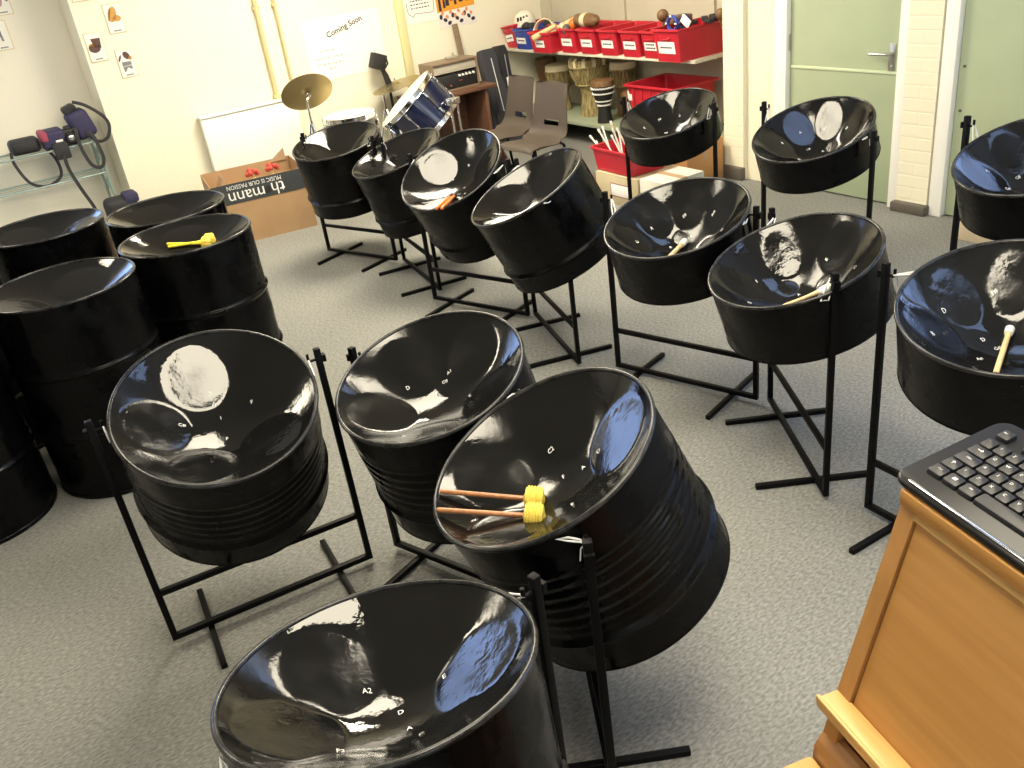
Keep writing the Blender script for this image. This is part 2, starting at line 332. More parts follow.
# right wall, own frame: x = t along it towards the camera, y into the wall
D1 = (.585, 1.405); D2 = (1.765, 2.585); DH = 1.95; WD = .22
mb = MB()
wbox(mb, .045, D1[0]-.10, 0, WD, 0, HC); wbox(mb, .045, .231, -.035, 0, 0, HC); wbox(mb, -2.906, .045, 0, WD, 1.95, HC)
wbox(mb, D1[0]-.10, D1[1]+.06, 0, WD, DH+.06, HC)
wbox(mb, D1[1]+.06, D2[0]-.08, 0, WD, 0, HC); wbox(mb, D1[1]+.062, 1.675, -.02, 0, 0, HC)
wbox(mb, D2[0]-.08, D2[1]+.08, 0, WD, DH+.06, HC); wbox(mb, D2[1]+.08, 6.6, 0, WD, 0, 1.25); wbox(mb, D2[1]+.08, 6.6, 0, WD, 2.65, HC)
for a, b in ((D2[1]+.08, 2.95), (4.35, 4.55), (5.95, 6.6)): wbox(mb, a, b, 0, WD, 1.25, 2.65)
struct('wall_right', mb, M_WALLR, RQ, A_R)
for a, b in ((2.95, 4.35), (4.55, 5.95)):
    k += 1; big_window(k, rw((a+b)/2, 0, 1.95), A_R, b-a, 1.4)
# roof lights
for o in (5.4, 7.6):
    k += 1; w = struct_empty('window_%d' % k, bw(-1.8, o, HC), A_B)
    mb = MB()
    for x in (-.36, .36): mb.box((x, 0, -.03), (.06, 1.30, .06), bev=.005)
    for y in (-.62, 0, .62): mb.box((0, y, -.03), (.66, .06, .058), bev=.005)
    build('window_frame', mb, M_WHITE, w)
    mb = MB(); mb.box((0, 0, -.016), (.66, 1.18, .012)); build('pane', mb, M_ROOF, w)
# alcove behind the shelf
AD = .52
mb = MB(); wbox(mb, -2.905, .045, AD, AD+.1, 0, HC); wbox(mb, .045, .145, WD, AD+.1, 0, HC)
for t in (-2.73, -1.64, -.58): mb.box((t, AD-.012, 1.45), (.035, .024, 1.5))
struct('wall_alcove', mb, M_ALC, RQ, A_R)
mb = MB(); mb.box((.115, -.048, .045), (.25, .05, .09), bev=.008); struct('trim_1', mb, M_PLINTH, RQ, A_R)
mb = MB(); mb.box((1.575, -.035, .03), (.235, .06, .06), bev=.01); struct('trim_2', mb, M_PLINTH, RQ, A_R)
# doors
def door(n, a, b, handle):
    d = struct_empty('door_%d' % n, rw((a+b)/2), A_R); W = b-a
    mb = MB(); mb.box((0, .045, .005+DH/2), (W-.006, .04, DH-.01), bev=.003); build('leaf', mb, M_GREEN, d)
    mb = MB(); fl = .10 if n == 1 else .08; fr = .06 if n == 1 else .08
    mb.box((-W/2-fl/2, .03, DH/2), (fl, .09, DH), bev=.004); mb.box((W/2+fr/2, .03, DH/2), (fr, .09, DH), bev=.004)
    mb.box(((fr-fl)/2, .03, DH+.03), (W+fl+fr, .09, .06), bev=.004)
    build('door_frame', mb, M_WHITE, d)
    if handle:
        mb = MB(); mb.box((0, .022, .80), (W-.01, .010, .018), bev=.003); build('rail', mb, mat('pale_green_ledge', (.55,.62,.42), .4), d)
        hx = 1.346-(a+b)/2
        mb = MB(); mb.box((hx, .020, .888), (.040, .009, .158), bev=.004); mb.ball((hx, .016, .84), .009, 12)
        hp = build('handle_plate', mb, M_STEEL, d)
        mb = MB(); mb.tube([(hx, .018, .912), (hx, -.03, .912), (hx-.012, -.038, .912), (hx-.06, -.04, .914), (hx-.112, -.038, .912)], .0095, 10)
        build('lever', mb, M_STEEL, hp)
        mb = MB(); mb.cyl((-W/2-.004, .018, .90), (-W/2-.004, .018, 1.0), .010, seg=10); mb.box((-W/2-.02, .02, .95), (.03, .006, .09)); build('hinge', mb, M_STEEL, d)
    else:
        mb = MB()
        for z in (.62, .86): mb.cyl((-W/2+.035, .027, z), (-W/2+.035, .020, z), .008, seg=10)
        build('screw', mb, M_PLINTH, d)
door(1, *D1, True); door(2, *D2, False)

# pipes on the back wall
def pipe(s, z0, z1, r, label, bend=0):
    mb = MB()
    mb.tube([(0, -.03, z0), (0, -.03, z1)], r, 12)
    for z in (z0+.02, z0+(z1-z0)*.33, z0+(z1-z0)*.75): mb.box((0, -.02, z), (r*3.2, .04, .02), bev=.003)
    tag(build('pipe', mb, mat('cream_pipe_paint', (.60,.50,.26), .45), None, bw(s), A_B), label, 'pipe')
pipe(-2.335, .80, HC, .019, 'thicker left one of two thin cream pipes running up the back wall beside the radiator')
pipe(-2.175, .80, HC, .013, 'thinner right one of two thin cream pipes on the back wall above the cymbal')
mb = MB(); mb.box((0, -.02, (.55+HC)/2), (.075, .04, HC-.55), bev=.004)
tag(build('pipe_boxing', mb, mat('yellow_cream_boxing', (.74,.66,.36), .5), None, bw(-1.06), A_B), 'wide cream vertical boxing on the back wall left of the amplifier', 'trunking')
# radiator
r = thing('radiator', 'white panel radiator on the back wall behind the cardboard box', 'radiator', bw(-2.62), A_B)
mb = MB(); mb.box((0, -.085, .47), (.82, .055, .62), bev=.012)
build('panel', mb, M_WHITE, r)
mb = MB(); mb.box((0, -.075, .79), (.83, .10, .018), bev=.004); build('top_grille', mb, M_WHITE, r)
mb = MB(); mb.tube([(.43, -.08, .2), (.47, -.08, .2), (.47, -.08, 0)], .011, 10); build('valve_pipe', mb, M_WHITE, r)
for x in (-.3, .3):
    mb = MB(); mb.box((x, -.031, .47), (.04, .054, .5)); build('bracket', mb, M_WHITE, r)

# wall cards with pictures of instruments
M_CARDP = mat('white_card', (.80,.79,.74), .5); M_EDGE = mat('buff_card_edge', (.66,.56,.34), .6)
M_P1 = mat('picture_ochre', (.55,.30,.07), .6); M_P2 = mat('picture_brown', (.10,.05,.04), .6); M_P3 = mat('picture_grey', (.20,.20,.21), .6); M_P4 = mat('picture_pink', (.45,.28,.28), .6)
def flat(mb, pts, y0, y1): mb.prism(pts, y0, y1, lambda x, z, d: Vector((x, -d, z)))
def ell(cx, cz, a, b, rot=0, n=20): return [(cx+a*math.cos(t)*math.cos(rot)-b*math.sin(t)*math.sin(rot), cz+a*math.cos(t)*math.sin(rot)+b*math.sin(t)*math.cos(rot)) for t in [2*PI*i/n for i in range(n)]]
def wall_card(p, label, shapes, w=.128, h=.208, tilt=0.):
    c = thing('picture_card', label, 'poster', p, A_B, 'instrument cards on the wall')
    mb = MB(); mb.box((0, -.003, 0), (w, .004, h), bev=.001); build('card', mb, M_EDGE, c)
    mb = MB(); mb.box((0, -.0062, 0), (w-.012, .002, h-.012)); build('print', mb, M_CARDP, c)
    for col, polys in shapes:
        mb = MB()
        for q in polys: flat(mb, q, .0074, .0086)
        build('picture', mb, col, c)
    mb = MB()
    for i in range(6): flat(mb, [(-.026+i*.009, -.088), (-.020+i*.009, -.088), (-.020+i*.009, -.079), (-.026+i*.009, -.079)], .0074, .0084)
    build('caption', mb, M_INK, c)
wall_card(bw(-3.415, 0, 1.604), 'white card with an ochre instrument picture, top of three by the wall corner', [(M_P1, [ell(-.008, .03, .030, .055, -.35), ell(.018, .0, .03, .022)]), (M_P2, [ell(-.028, .03, .007, .045, -.35)])])
wall_card(bw(-3.606, 0, 1.434), 'white card with dark drums picture, left of three by the wall corner', [(M_P2, [[(-.022,.06),(.045,.06),(.038,-.01),(-.012,-.0)], ell(-.01,-.005,.042,.034)]), (M_P1, [ell(-.012,.015,.034,.013)])])
wall_card(bw(-3.426, 0, 1.286), 'white card with grey and brown small pictures, lowest of three by the wall corner', [(M_P2, [ell(.012,.055,.022,.03,.5), ell(-.04,.04,.007,.026,-.5)]), (M_P1, [ell(.035,.035,.013,.016)]), (M_P3, [[(-.034,-.02),(.034,-.015),(.034,.01),(-.034,.012)], [(-.03,-.06),(-.022,-.06),(-.0,-.03),(.03,-.05),(.034,-.02),(-.034,-.022)]])])
wall_card(bw(-3.60, 0, 1.855), 'white card at the upper photo edge above the drum cards', [(M_P3, [ell(0, .02, .03, .04)])])
wall_card(bw(-4.085, -.42, 1.835), 'white card with pinkish pictures, upper one on the recessed left wall', [(M_P4, [ell(-.03,.01,.014,.05,.2), ell(.0,.0,.013,.045,-.2)]), (M_P2, [ell(.03,.02,.010,.04,.5)])])
wall_card(bw(-4.165, -.42, 1.60), 'white card with a dark upright instrument, lower one on the recessed left wall', [(M_P3, [ell(-.01,.03,.02,.04,.15), [(-.0,-.04),(.014,-.04),(.008,.04),(-.006,.04)]])])

# sheets of paper
sh = thing('paper_notice', 'large white paper notice reading Coming Soon on the back wall above the cymbals', 'poster', bw(-1.62, 0, 1.10), A_B)
mb = MB(); mb.box((0, -.003, 0), (.72, .003, .50)); build('sheet', mb, mat('white_paper', (.84,.82,.75), .6), sh)
R = Matrix.Rotation(math.radians(15), 3, 'Y').inverted()
mb = MB(); me = text_mesh('Coming Soon', .066, 2, .0016); mb.add_mesh(me, lambda p: Vector((.02, -.0052, .148)) + R @ Vector((p.x, 0, p.y))); build('lettering', mb, M_INK, sh, angle=180)
mb = MB()
for j, (x0, x1, z) in enumerate(((-.25,-.12,-.02),(-.30,-.07,-.075),(-.29,-.03,-.125),(-.19,-.12,-.165))):
    x = x0
    while x < x1:
        w = random.uniform(.012, .03); flat(mb, [(x, z), (x+w, z), (x+w, z+.012), (x, z+.012)], .0048, .0056); x += w+.012
build('small_print', mb, mat('faint_print', (.45,.44,.42), .7), sh)
sp = thing('speech_bubble_sheet', 'white sheet with a drawn speech bubble outline, left of the orange poster', 'poster', bw(-.835, 0, 1.34), A_B)
mb = MB(); mb.box((0, -.003, 0), (.31, .003, .36)); build('sheet', mb, mat('white_paper_sheet', (.84,.82,.75), .6), sp)
mb = MB(); mb.tube([(-.14,-.006,-.0), (-.135,-.006,-.085), (-.125,-.006,-.10), (-.09,-.006,-.125), (-.07,-.006,-.10), (.1,-.006,-.11), (.13,-.006,-.10), (.135,-.006,-.02), (.13,-.006,.14)], .0022, 6)
for z in (.06,.03,0,-.03,-.06):
    x = -.10
    while x < .09:
        w = random.uniform(.01, .025); flat(mb, [(x, z), (x+w, z), (x+w, z+.009), (x, z+.009)], .0048, .0056); x += w+.01
build('ink', mb, M_INK, sp)
po = thing('orange_poster', 'orange and white poster of dark musician silhouettes at the top of the back wall', 'poster', bw(-.475, 0, 1.30), A_B)
mb = MB(); mb.box((0, -.003, 0), (.41, .003, .46)); build('sheet', mb, mat('poster_white', (.78,.74,.70), .5), po)
mb = MB(); flat(mb, [(-.2,-.09),(.2,-.075),(.2,.225),(-.2,.225)], .0048, .0056); build('orange_field', mb, mat('poster_orange', (.80,.33,.03), .5), po)
M_PD = mat('poster_dark', (.03,.02,.04), .5); M_PB = mat('poster_blush', (.70,.28,.12), .5)
for x, z, a, b in ((-.165,-.03,.014,.05),(-.12,-.02,.012,.04),(-.085,-.01,.02,.035),(.0,0,.013,.045),(.06,.02,.022,.05),(.13,.03,.02,.06),(-.04,.02,.01,.03)):
    mb = MB(); flat(mb, [(x-a, z-b), (x+a, z-b), (x+a*.9, z+b*.5), (x+.012, z+b), (x+.013, z+b+.016), (x, z+b+.027), (x-.013, z+b+.016), (x-.012, z+b), (x-a*.9, z+b*.5)], .0060, .0068); build('silhouette', mb, M_PD, po)
for i in range(9):
    mb = MB(); flat(mb, ell(-.17+i*.042, -.13-.03*(i % 3), .016, .022, i), .0052, .0060); build('silhouette', mb, M_PD, po)
for i in range(8):
    mb = MB(); flat(mb, ell(-.15+i*.043, -.10-.035*(i % 2), .014, .018, i), .0062, .0068); build('silhouette', mb, M_PB, po)

# ceiling lamps
def ceiling_light(s, off, lamp, k=1.):
    c = thing('ceiling_light', 'square ceiling light panel', 'ceiling light', bw(s, off, HC), A_B, 'ceiling lights')
    mb = MB(); mb.box((0, 0, -.03), (1.34*k, 1.04*k, .06), bev=.004); build('housing', mb, M_WHITE, c)
    mb = MB(); mb.box((0, 0, -.064), (1.34*k-.06, 1.04*k-.06, .012)); build('diffuser', mb, lamp, c)
    return c
LAMPS = [(-2.0, 2.1), (-3.4, 4.15), (-3.8, 6.8), (-6.2, 2.2)]  # the last, far left and unseen, is added to brighten recess and rack
ceiling_light(-2.75, 5.3, M_LAMPD, .62)  # small unseen panel added for the yellow reflection under the yellow-headed beaters
for a, b in LAMPS: ceiling_light(a, b, M_LAMP if a > -3 else M_LAMPD)
# ------------------------------------------------------------------ steel pans
RP = .2875
def bowl_height(x, y, D, notes, Rb):
    r = math.hypot(x, y); z = -D*(1-(r/Rb)**2)
    for nx, ny, ca, sa, a, b, h in notes:
        dx, dy = x-nx, y-ny; u = (dx*ca+dy*sa)/a; v = (-dx*sa+dy*ca)/b; e = math.hypot(u, v)
        if e < 1.:
            z += h*(1-e*e)*(1. if e < .86 else .5+.5*(1-smooth((e-.86)/.14)))
    return z
def note_layout(kind, ph, D, n=0):
    N = []
    def ring(n, rr, a, b, h, p):
        for i in range(n):
            t = p + 2*PI*i/n; N.append((rr*math.cos(t), rr*math.sin(t), math.cos(t), math.sin(t), a, b, h*D*a*b/.077))
    if kind == 'tenor': ring(n or 8, .195, .074, .068, 1.06, ph); ring(4, .090, .036, .036, 1.1, ph+.3)
    elif kind == 'bass': ring(3, .150, .100, .125, 1.0, ph)
    elif kind == 'cello': ring(n or 5, .172, .092, .094, 1.03, ph)
    return N
def pan_bowl(D, notes, Rb=.2775, z0=0., seg=96, nr=40):
    mb = MB(); rings = []
    for i in range(nr+1):
        r = max(Rb*i/nr, .001)
        rings.append([Vector((r*math.cos(2*PI*k/seg), r*math.sin(2*PI*k/seg), z0 + bowl_height(r*math.cos(2*PI*k/seg), r*math.sin(2*PI*k/seg), D, notes, Rb))) for k in range(seg)])
    mb.ring_skin(rings, True, True, False)
    return mb
def skirt_profile(L, hoops, corr, R=.2835):
    """outer wall from the rim (z = L) down to the bottom edge (z = 0), then the inner wall up again"""
    out = []; n = int(L/.004)
    for i in range(n+1):
        z = L - L*i/n; d = L - z; r = R
        for hd in hoops: r += .0095*math.exp(-((d-hd)/.0085)**2)
        if corr and corr[0] < d < corr[1]:
            f = min(1, (d-corr[0])/.02, (corr[1]-d)/.02); r += .0019*f*math.sin((d-corr[0])*2*PI/.033)
        if hoops and len(hoops) == 1 and d > hoops[0]: r += .0025
        out.append((r, z))
    e = out[-1][0]
    out += [(e+.002, -.003), (e-.003, -.004), (R-.004, .0), (R-.004, L-.02)]
    return out
def make_drum(t, L, D, kind, ph, hoops, corr, letters, bottom_roll=False, n=0):
    notes = note_layout(kind, ph, D, n)
    build('playing_surface', pan_bowl(D, notes, z0=L), M_BOWL, t, angle=60)
    mb = MB(); mb.lathe(skirt_profile(L, hoops, corr), 96)
    if bottom_roll: mb.lathe([(RP-.006+.0065*math.cos(a), .008+.008*math.sin(a)) for a in [2*PI*i/10 for i in range(10)]], 96, closed=True)
    build('skirt', mb, M_SKIRT, t, angle=50)
    mb = MB(); mb.lathe([(RP-.0045+.0062*math.cos(a), L+.001+.0062*math.sin(a)) for a in [2*PI*i/12 for i in range(12)]], 96, closed=True)
    build('rim', mb, M_RIM, t, angle=60)
    rot = t.matrix_world.to_3x3().inverted()
    for s, x, y in letters:
        me = text_mesh(s, .0165 if len(s) < 2 else .015)
        # lettering turned to be read from beside the camera
        e = rot @ Vector((1, .25, 0)); a = math.atan2(e.y, e.x); ca, sa = math.cos(a), math.sin(a)
        mb = MB()
        def f(p):
            X = x + p.x*ca - p.y*sa; Y = y + p.x*sa + p.y*ca
            return Vector((X, Y, L + bowl_height(X, Y, D, notes, .2775) + .0016))
        mb.add_mesh(me, f); build('note_letter', mb, M_CHALK, t, angle=180)

def pan_matrix(c, n, x, L):
    n = Vector(n).normalized(); x = Vector(x); x = (x - n*x.dot(n)).normalized(); y = n.cross(x)
    M = Matrix((x, y, n)).transposed().to_4x4(); M.translation = Vector(c) - n*L
    return M
def make_stand(key, P, label, top):
    f0, f1 = Vector((*P['feet'][0], 0)), Vector((*P['feet'][1], 0)); d = f1-f0; h = d.length/2; mid = (f0+f1)/2; az = math.atan2(d.y, d.x)
    s = thing('pan_stand', label, 'stand', mid, az, 'black tube stands under the steel pans')
    W = .0195
    for sx in (-1, 1):
        tp = top[(sx+1)//2] if isinstance(top, tuple) else top
        mb = MB(); mb.box((sx*h, 0, (tp+2*W)/2), (W, W, tp-2*W), bev=.002); build('post', mb, M_FRAME, s)
    mb = MB(); mb.box((0, 0, W*1.5), (2*h+W, W, W), bev=.002); build('base_bar', mb, M_FRAME, s)
    mb = MB(); mb.box((0, 0, .205), (2*h-W, W*.9, W), bev=.002); build('cross_bar', mb, M_FRAME, s)
    for sx in (-1, 1):
        mb = MB(); mb.box((sx*(h-.11), 0, W/2), (W, .42, W), bev=.002); build('foot', mb, M_FRAME, s)
    inv = (Matrix.Translation(mid) @ Matrix.Rotation(az, 4, 'Z')).inverted()
    c = Vector(P['c']); n = Vector(P['n'])
    for sx in (-1, 1):
        zt = (top[(sx+1)//2] if isinstance(top, tuple) else top)-.035
        mb = MB(); mb.tube([(sx*(h-W/2), 0, zt), (sx*(h-W/2)-sx*.018, 0, zt), (sx*(h-W/2)-sx*.022, 0, zt+.008), (sx*(h-W/2)-sx*.022, 0, zt+.024)], .0045, 8)
        mb.box((sx*(h+.0155), .0, zt), (.010, .022, .022)); mb.cyl((sx*(h-.005), 0, zt), (sx*(h+.02), 0, zt), .005, seg=8)
        build('hook', mb, M_FRAME, s)
        # looped cord from hook to the rim of the pan
        ad = Vector((math.cos(az)*sx, math.sin(az)*sx, 0)); ad = (ad - n*ad.dot(n)).normalized()
        q = inv @ (c + ad*(RP+.003) - n*.012)
        a = Vector((sx*(h-W/2)-sx*.022, 0, zt+.006)); up = Vector((0, .012, 0))
        mb = MB(); mb.tube([a+up*.3, a.lerp(q, .5)+up*.9, q+up, q-up, a.lerp(q, .55)-up*.9, a-up*.3], .0023, 6, closed=True)
        mb.tube([a, a+Vector((0,.012,-.015)), a+Vector((0,.016,-.045))], .0016, 6)
        build('cord', mb, M_CORD, s)
    return s
KIND = {'P5':'tenor','P6':'tenor','P7':'tenor','P8':'tenor','P9':'tenor','P10':'tenor'}
PAN_LABEL = {
 'P1':'deep black steel pan beside the lettered cardboard box, leftmost of the back row',
 'P2':'deep black steel pan before the blue tilted drum, second in the back row',
 'P3':'deep black steel pan with two orange stick ends in it, third of the back row',
 'P4':'deep black steel pan before the grey chairs, leaning far left',
 'P5':'shallow black steel pan with one pale beater, below the red box of sticks',
 'P6':'shallow black steel pan farthest back, in front of the long red tub',
 'P7':'shallow black steel pan in front of the green door with the lever handle',
 'P8':'shallow black steel pan with two pale beaters and big round glare',
 'P9':'shallow black steel pan cut by the right photo edge, before the second green door',
 'P10':'shallow black steel pan with one white-tipped beater, just behind the keyboard',
 'P11':'deep black ribbed steel pan with large round glare, right of the tall barrels',
 'P12':'deep black ribbed steel pan partly behind the pan with the yellow-headed beaters',
 'P13':'deep black ribbed steel pan holding two brown beaters with yellow heads',
 'P14':'deep black steel pan at the bottom photo edge, nearest the camera'}
STAND_LABEL = {
 'P1':'black tube stand under the leftmost pan of the back row, by the cardboard box',
 'P2':'black tube stand under the second pan of the back row',
 'P3':'black tube stand under the back-row pan with orange stick ends',
 'P4':'black tube stand under the left-leaning pan before the grey chairs',
 'P5':'black tube stand under the shallow pan below the red box of sticks',
 'P6':'black tube stand under the farthest shallow pan by the long red tub',
 'P7':'black tube stand under the shallow pan before the door with the lever handle',
 'P8':'black tube stand under the centre right pan with two pale beaters',
 'P9':'black tube stand under the pan cut by the right photo edge',
 'P10':'black tube stand under the pan just behind the keyboard',
 'P11':'black tube stand under the ribbed pan at front left',
 'P12':'black tube stand under the ribbed pan behind the one with yellow beaters',
 'P13':'black tube stand under the pan with the yellow-headed beaters',
 'P14':'black tube stand of the pan at the bottom photo edge'}
TOP = {'P1':.83,'P2':.82,'P3':.86,'P4':.86,'P5':.845,'P6':.855,'P7':(.92,.845),'P8':.84,'P9':1.03,'P10':.89,'P11':.83,'P12':.795,'P13':.80,'P14':.80}
PANS['P7']['feet'][0] = [1.465, 4.529]
PANS['P13']['feet'] = [[.103, 1.405], [.095, 2.072]]
PANS['P12']['feet'] = [[-.478, 2.519], [.040, 2.085]]
PANS['P14']['feet'] = [[-.548, .905], [-.012, 1.324]]
PHASE = {'P1':199,'P2':-64,'P3':157,'P4':21,'P5':107,'P6':147,'P7':151,'P8':-2,'P9':164,'P10':172,'P11':95,'P12':-128,'P13':-87,'P14':2}
for k in ('P1','P2','P3','P4','P5','P6','P7','P8','P9','P10','P11','P12','P13','P14'):
    p = PANS[k]; kind = KIND.get(k, 'cello'); L = p['L']
    M = pan_matrix(p['c'], p['n'], p['x'], L)
    t = thing('steel_pan', PAN_LABEL[k], 'steel drum', group='steel pans hung tilted on stands', M=M)
    hoops = [] if kind == 'tenor' else [L*.76]
    corr = (.10, L*.70) if k in ('P11','P12','P13') else None
    make_drum(t, L, p['D'], kind, math.radians(PHASE[k]), hoops, corr, p['let'], n={'P14':6,'P8':6,'P3':3}.get(k, 0))
    make_stand(k, p, STAND_LABEL[k], TOP[k])
# tall bass barrels standing on the carpet
BASS = [((-2.188,4.393),'tall black barrel drum at the left photo edge, below the metal rack'),
        ((-1.581,4.419),'tall black barrel drum farthest back, in front of the cardboard box'),
        ((-1.341,3.881),'tall black barrel drum with two yellow beaters lying on top'),
        ((-1.726,3.432),'tall black barrel drum just left of the front left pan on its stand'),
        ((-2.243,3.142),'tall black barrel drum at the lower left photo edge, top out of view'),
        ((-2.48,3.80),'tall black barrel drum showing only a sliver of side at the left photo edge')]
for i, ((x, y), lab) in enumerate(BASS):
    t = thing('barrel_drum', lab, 'steel drum', (x, y, .004), .7*i, 'tall barrel bass drums')
    bpy.context.view_layer.update()
    make_drum(t, .841, .10, 'bass', .6+i, [.285, .565], None, [], True)
# beaters
def beater(name, a, b, mats, r, head, label, group):
    a, b = Vector(a), Vector(b); d = (b-a); L = d.length; z = d.normalized(); x = z.orthogonal().normalized(); y = z.cross(x)
    M = Matrix((x, y, z)).transposed().to_4x4(); M.translation = a
    t = thing(name, label, 'beater', group=group, M=M)
    mb = MB(); mb.lathe([(r*.8, 0), (r, .004), (r, L-.002), (r*.9, L)], 14, cap0=True, cap1=True); build('stick', mb, mats[0], t)
    if head == 'ball':
        mb = MB(); R = .030; prof = [(.006, L-.026)] + [(R*(.80+.2*math.cos(q)) if abs(q) < 1.2 else R*.85*math.cos(q*.9)+.004, L+.0+.024*math.sin(q)) for q in [-1.45+2.9*i/14 for i in range(15)]] + [(.004, L+.026)]
        mb.lathe(prof, 20, cap0=True, cap1=True)
        for j in range(5): mb.lathe([(R+.0005+.0022*math.cos(q), L-.014+.007*j+.0022*math.sin(q)) for q in [2*PI*i/6 for i in range(6)]], 20, closed=True)
        build('yarn_head', mb, mats[1], t)
    elif head == 'tip':
        mb = MB(); mb.lathe([(r+.003, L-.030), (r+.0045, L-.022), (r+.005, L), (r+.001, L+.007)], 14, cap0=True, cap1=True); build('rubber_tip', mb, mats[1], t)
    return t
ST = PANS
a, b = ST['P13']['st'][0]; beater('beater', a, b, (M_STICK, M_YELLOW), .0062, 'ball', 'brown beater with yellow head, upper one of the pair in the front pan', 'yellow-headed brown beaters')
a, b = ST['P13']['st'][1]; beater('beater', a, b, (M_STICK, M_YELLOW), .0062, 'ball', 'brown beater with yellow head, lower one of the pair in the front pan', 'yellow-headed brown beaters')
for i, w in ((0, 'left'), (1, 'right')):
    a, b = ST['P3']['st'][i]; a = ((-.244, 4.268, .692), (-.217, 4.250, .694))[i]; b = ((-.168, 4.50, .682), (-.148, 4.488, .686))[i]; beater('beater', a, b, (M_ORANGE, M_BLACK), .008, 'tip', 'orange stick lying in the third back-row pan, %s one of the pair' % w, 'orange sticks')
a, b = ST['P5']['st'][0]; beater('beater', a, b, (M_STICKL, M_RUBBER), .009, 'tip', 'pale wooden beater alone in the shallow pan below the red stick box', None)
a, b = ST['P8']['st'][0]; beater('beater', a, b, (M_STICKL, M_RUBBER), .0062, 'tip', 'pale beater in the centre right pan, upper one of the pair', 'pale beaters in the centre right pan')
a, b = ST['P8']['st'][1]; beater('beater', a, b, (M_STICKL, M_RUBBER), .0062, 'tip', 'pale beater in the centre right pan, lower one of the pair', 'pale beaters in the centre right pan')
a, b = ST['P10']['st'][0]; beater('beater', a, b, (M_STICKL, M_RUBBER), .0072, 'tip', 'white-tipped beater standing in the pan just behind the keyboard', None)
for i, w in ((0, 'farther'), (1, 'nearer')):
    a, b = ST['B3']['st'][i]; beater('beater', a, b, (M_YSTICK, M_YELLOW), .0062, 'ball', 'all-yellow beater on the barrel drum top, %s one of the pair' % w, 'yellow beaters on the barrel')
# ------------------------------------------------------------------ shelf with red storage bins in the alcove
SZ = .80
mb = MB(); mb.box((-1.60, .26, SZ-.012), (2.66, .52, .024), bev=.003); b_ = build('shelf_board', mb, M_SHELF, None, RQ, A_R); tag(b_, 'long cream shelf board carrying the row of bins in the alcove', 'shelf')
mb = MB(); mb.box((-1.47, .25, .20), (2.90, .52, .03), bev=.003)
lo = thing('shelf_unit', 'low grey-green shelf in the alcove carrying the goblet drums', 'shelf', RQ, A_R)
build('shelf_top', mb, M_SHELF2, lo)
for x in (-2.9, -1.47, -.06):
    mb = MB(); mb.box((x, .27, .0925), (.03, .46, .185)); build('shelf_leg', mb, M_SHELF2, lo)
def tray(mb, w, d, h, taper=.86, wall=.004, lip=.014):
    """open tapered tray: outer and inner wall, rolled lip"""
    def rr(W, D, z, r=.02, n=4):
        pts = []
        for cx, cy, a0 in ((W/2-r, D/2-r, 0), (-W/2+r, D/2-r, PI/2), (-W/2+r, -D/2+r, PI), (W/2-r, -D/2+r, 1.5*PI)):
            for i in range(n+1): a = a0 + PI/2*i/n; pts.append(Vector((cx+r*math.cos(a), cy+r*math.sin(a), z)))
        return pts
    k = taper
    rings = [rr(w*k, d*k, 0), rr(w-.012, d-.012, h-.02), rr(w, d, h-.02), rr(w+lip, d+lip, h-.016), rr(w+lip, d+lip, h-.003), rr(w+lip-.006, d+lip-.006, h), rr(w-.012, d-.012, h-.002), rr(w*k-.01, d*k-.01, .006)]
    return mb.ring_skin(rings, True, True, True)
def storage_bin(t, off, z, w, d, h, colr, label, rz=0., text=2, tilt=0., lab=(.6, .30)):
    """front at t, facing the room"""
    b = thing('storage_bin', label, 'storage bin', rw(t, off-d/2+.005, z), A_R+rz, 'plastic storage bins on the alcove shelf')
    if tilt: b.rotation_euler = (0, tilt, A_R+rz)
    mb = MB(); tray(mb, w, d, h); build('tray', mb, colr, b)
    sl = (d/2-.006-d*.43)/(h-.02)
    yf = lambda zz: -(d*.43 + sl*zz)
    lw, lh = w*lab[0], h*lab[1]; zc = h*.44
    mb = MB()
    mb.prism([(-lw/2, -lh/2), (lw/2, -lh/2), (lw/2, lh/2), (-lw/2, lh/2)], 0, .002, lambda x, q, dd: Vector((x, yf(zc+q)-.0025-dd, zc+q)))
    la = build('label', mb, M_LABEL, b)
    mb = MB(); n = 7
    for j in range(text):
        zz = zc + (text-1)*.012 - j*.026 - .004
        x = -lw*.36
        while x < lw*.34:
            ww = random.uniform(.008, .018); mb.prism([(x, 0), (x+ww, 0), (x+ww, .011), (x, .011)], 0, .0008, lambda X, q, dd: Vector((X, yf(zz+q)-.005-dd, zz+q))); x += ww+.004
    build('label_print', mb, M_INK, la)
    mb = MB(); mb.tube([(-.045, yf(h*.72)-.002, h*.74), (-.04, yf(h*.72)-.012, h*.70), (.04, yf(h*.72)-.012, h*.70), (.045, yf(h*.72)-.002, h*.74)], .005, 8); build('grip', mb, colr, b)
    return b
BW_, BD_, BH_ = .238, .43, .20
storage_bin(-2.745, -.02, SZ, .20, .40, .20, M_RED, 'red leaning bin at the left end of the shelf, under the white hat', tilt=-.14, text=1)
storage_bin(-2.505, .02, SZ, .24, .40, .18, M_BLUE, 'blue bin on the shelf, the only blue one', text=1)
storage_bin(-2.10, .10, SZ, .32, .42, .175, M_RED, 'wide red bin third from the left holding a tambourine and wooden scraper', text=1, lab=(.42, .34))
storage_bin(-1.795, .03, SZ, BW_, BD_, BH_, M_RED, 'red bin just right of the tambourine bin, fourth on the shelf', text=1)
storage_bin(-1.52, .03, SZ, BW_, BD_, BH_, M_RED, 'red bin fifth from the left on the shelf', text=1)
storage_bin(-1.245, .03, SZ, BW_, BD_, BH_, M_RED, 'red bin sixth from the left on the shelf', text=1)
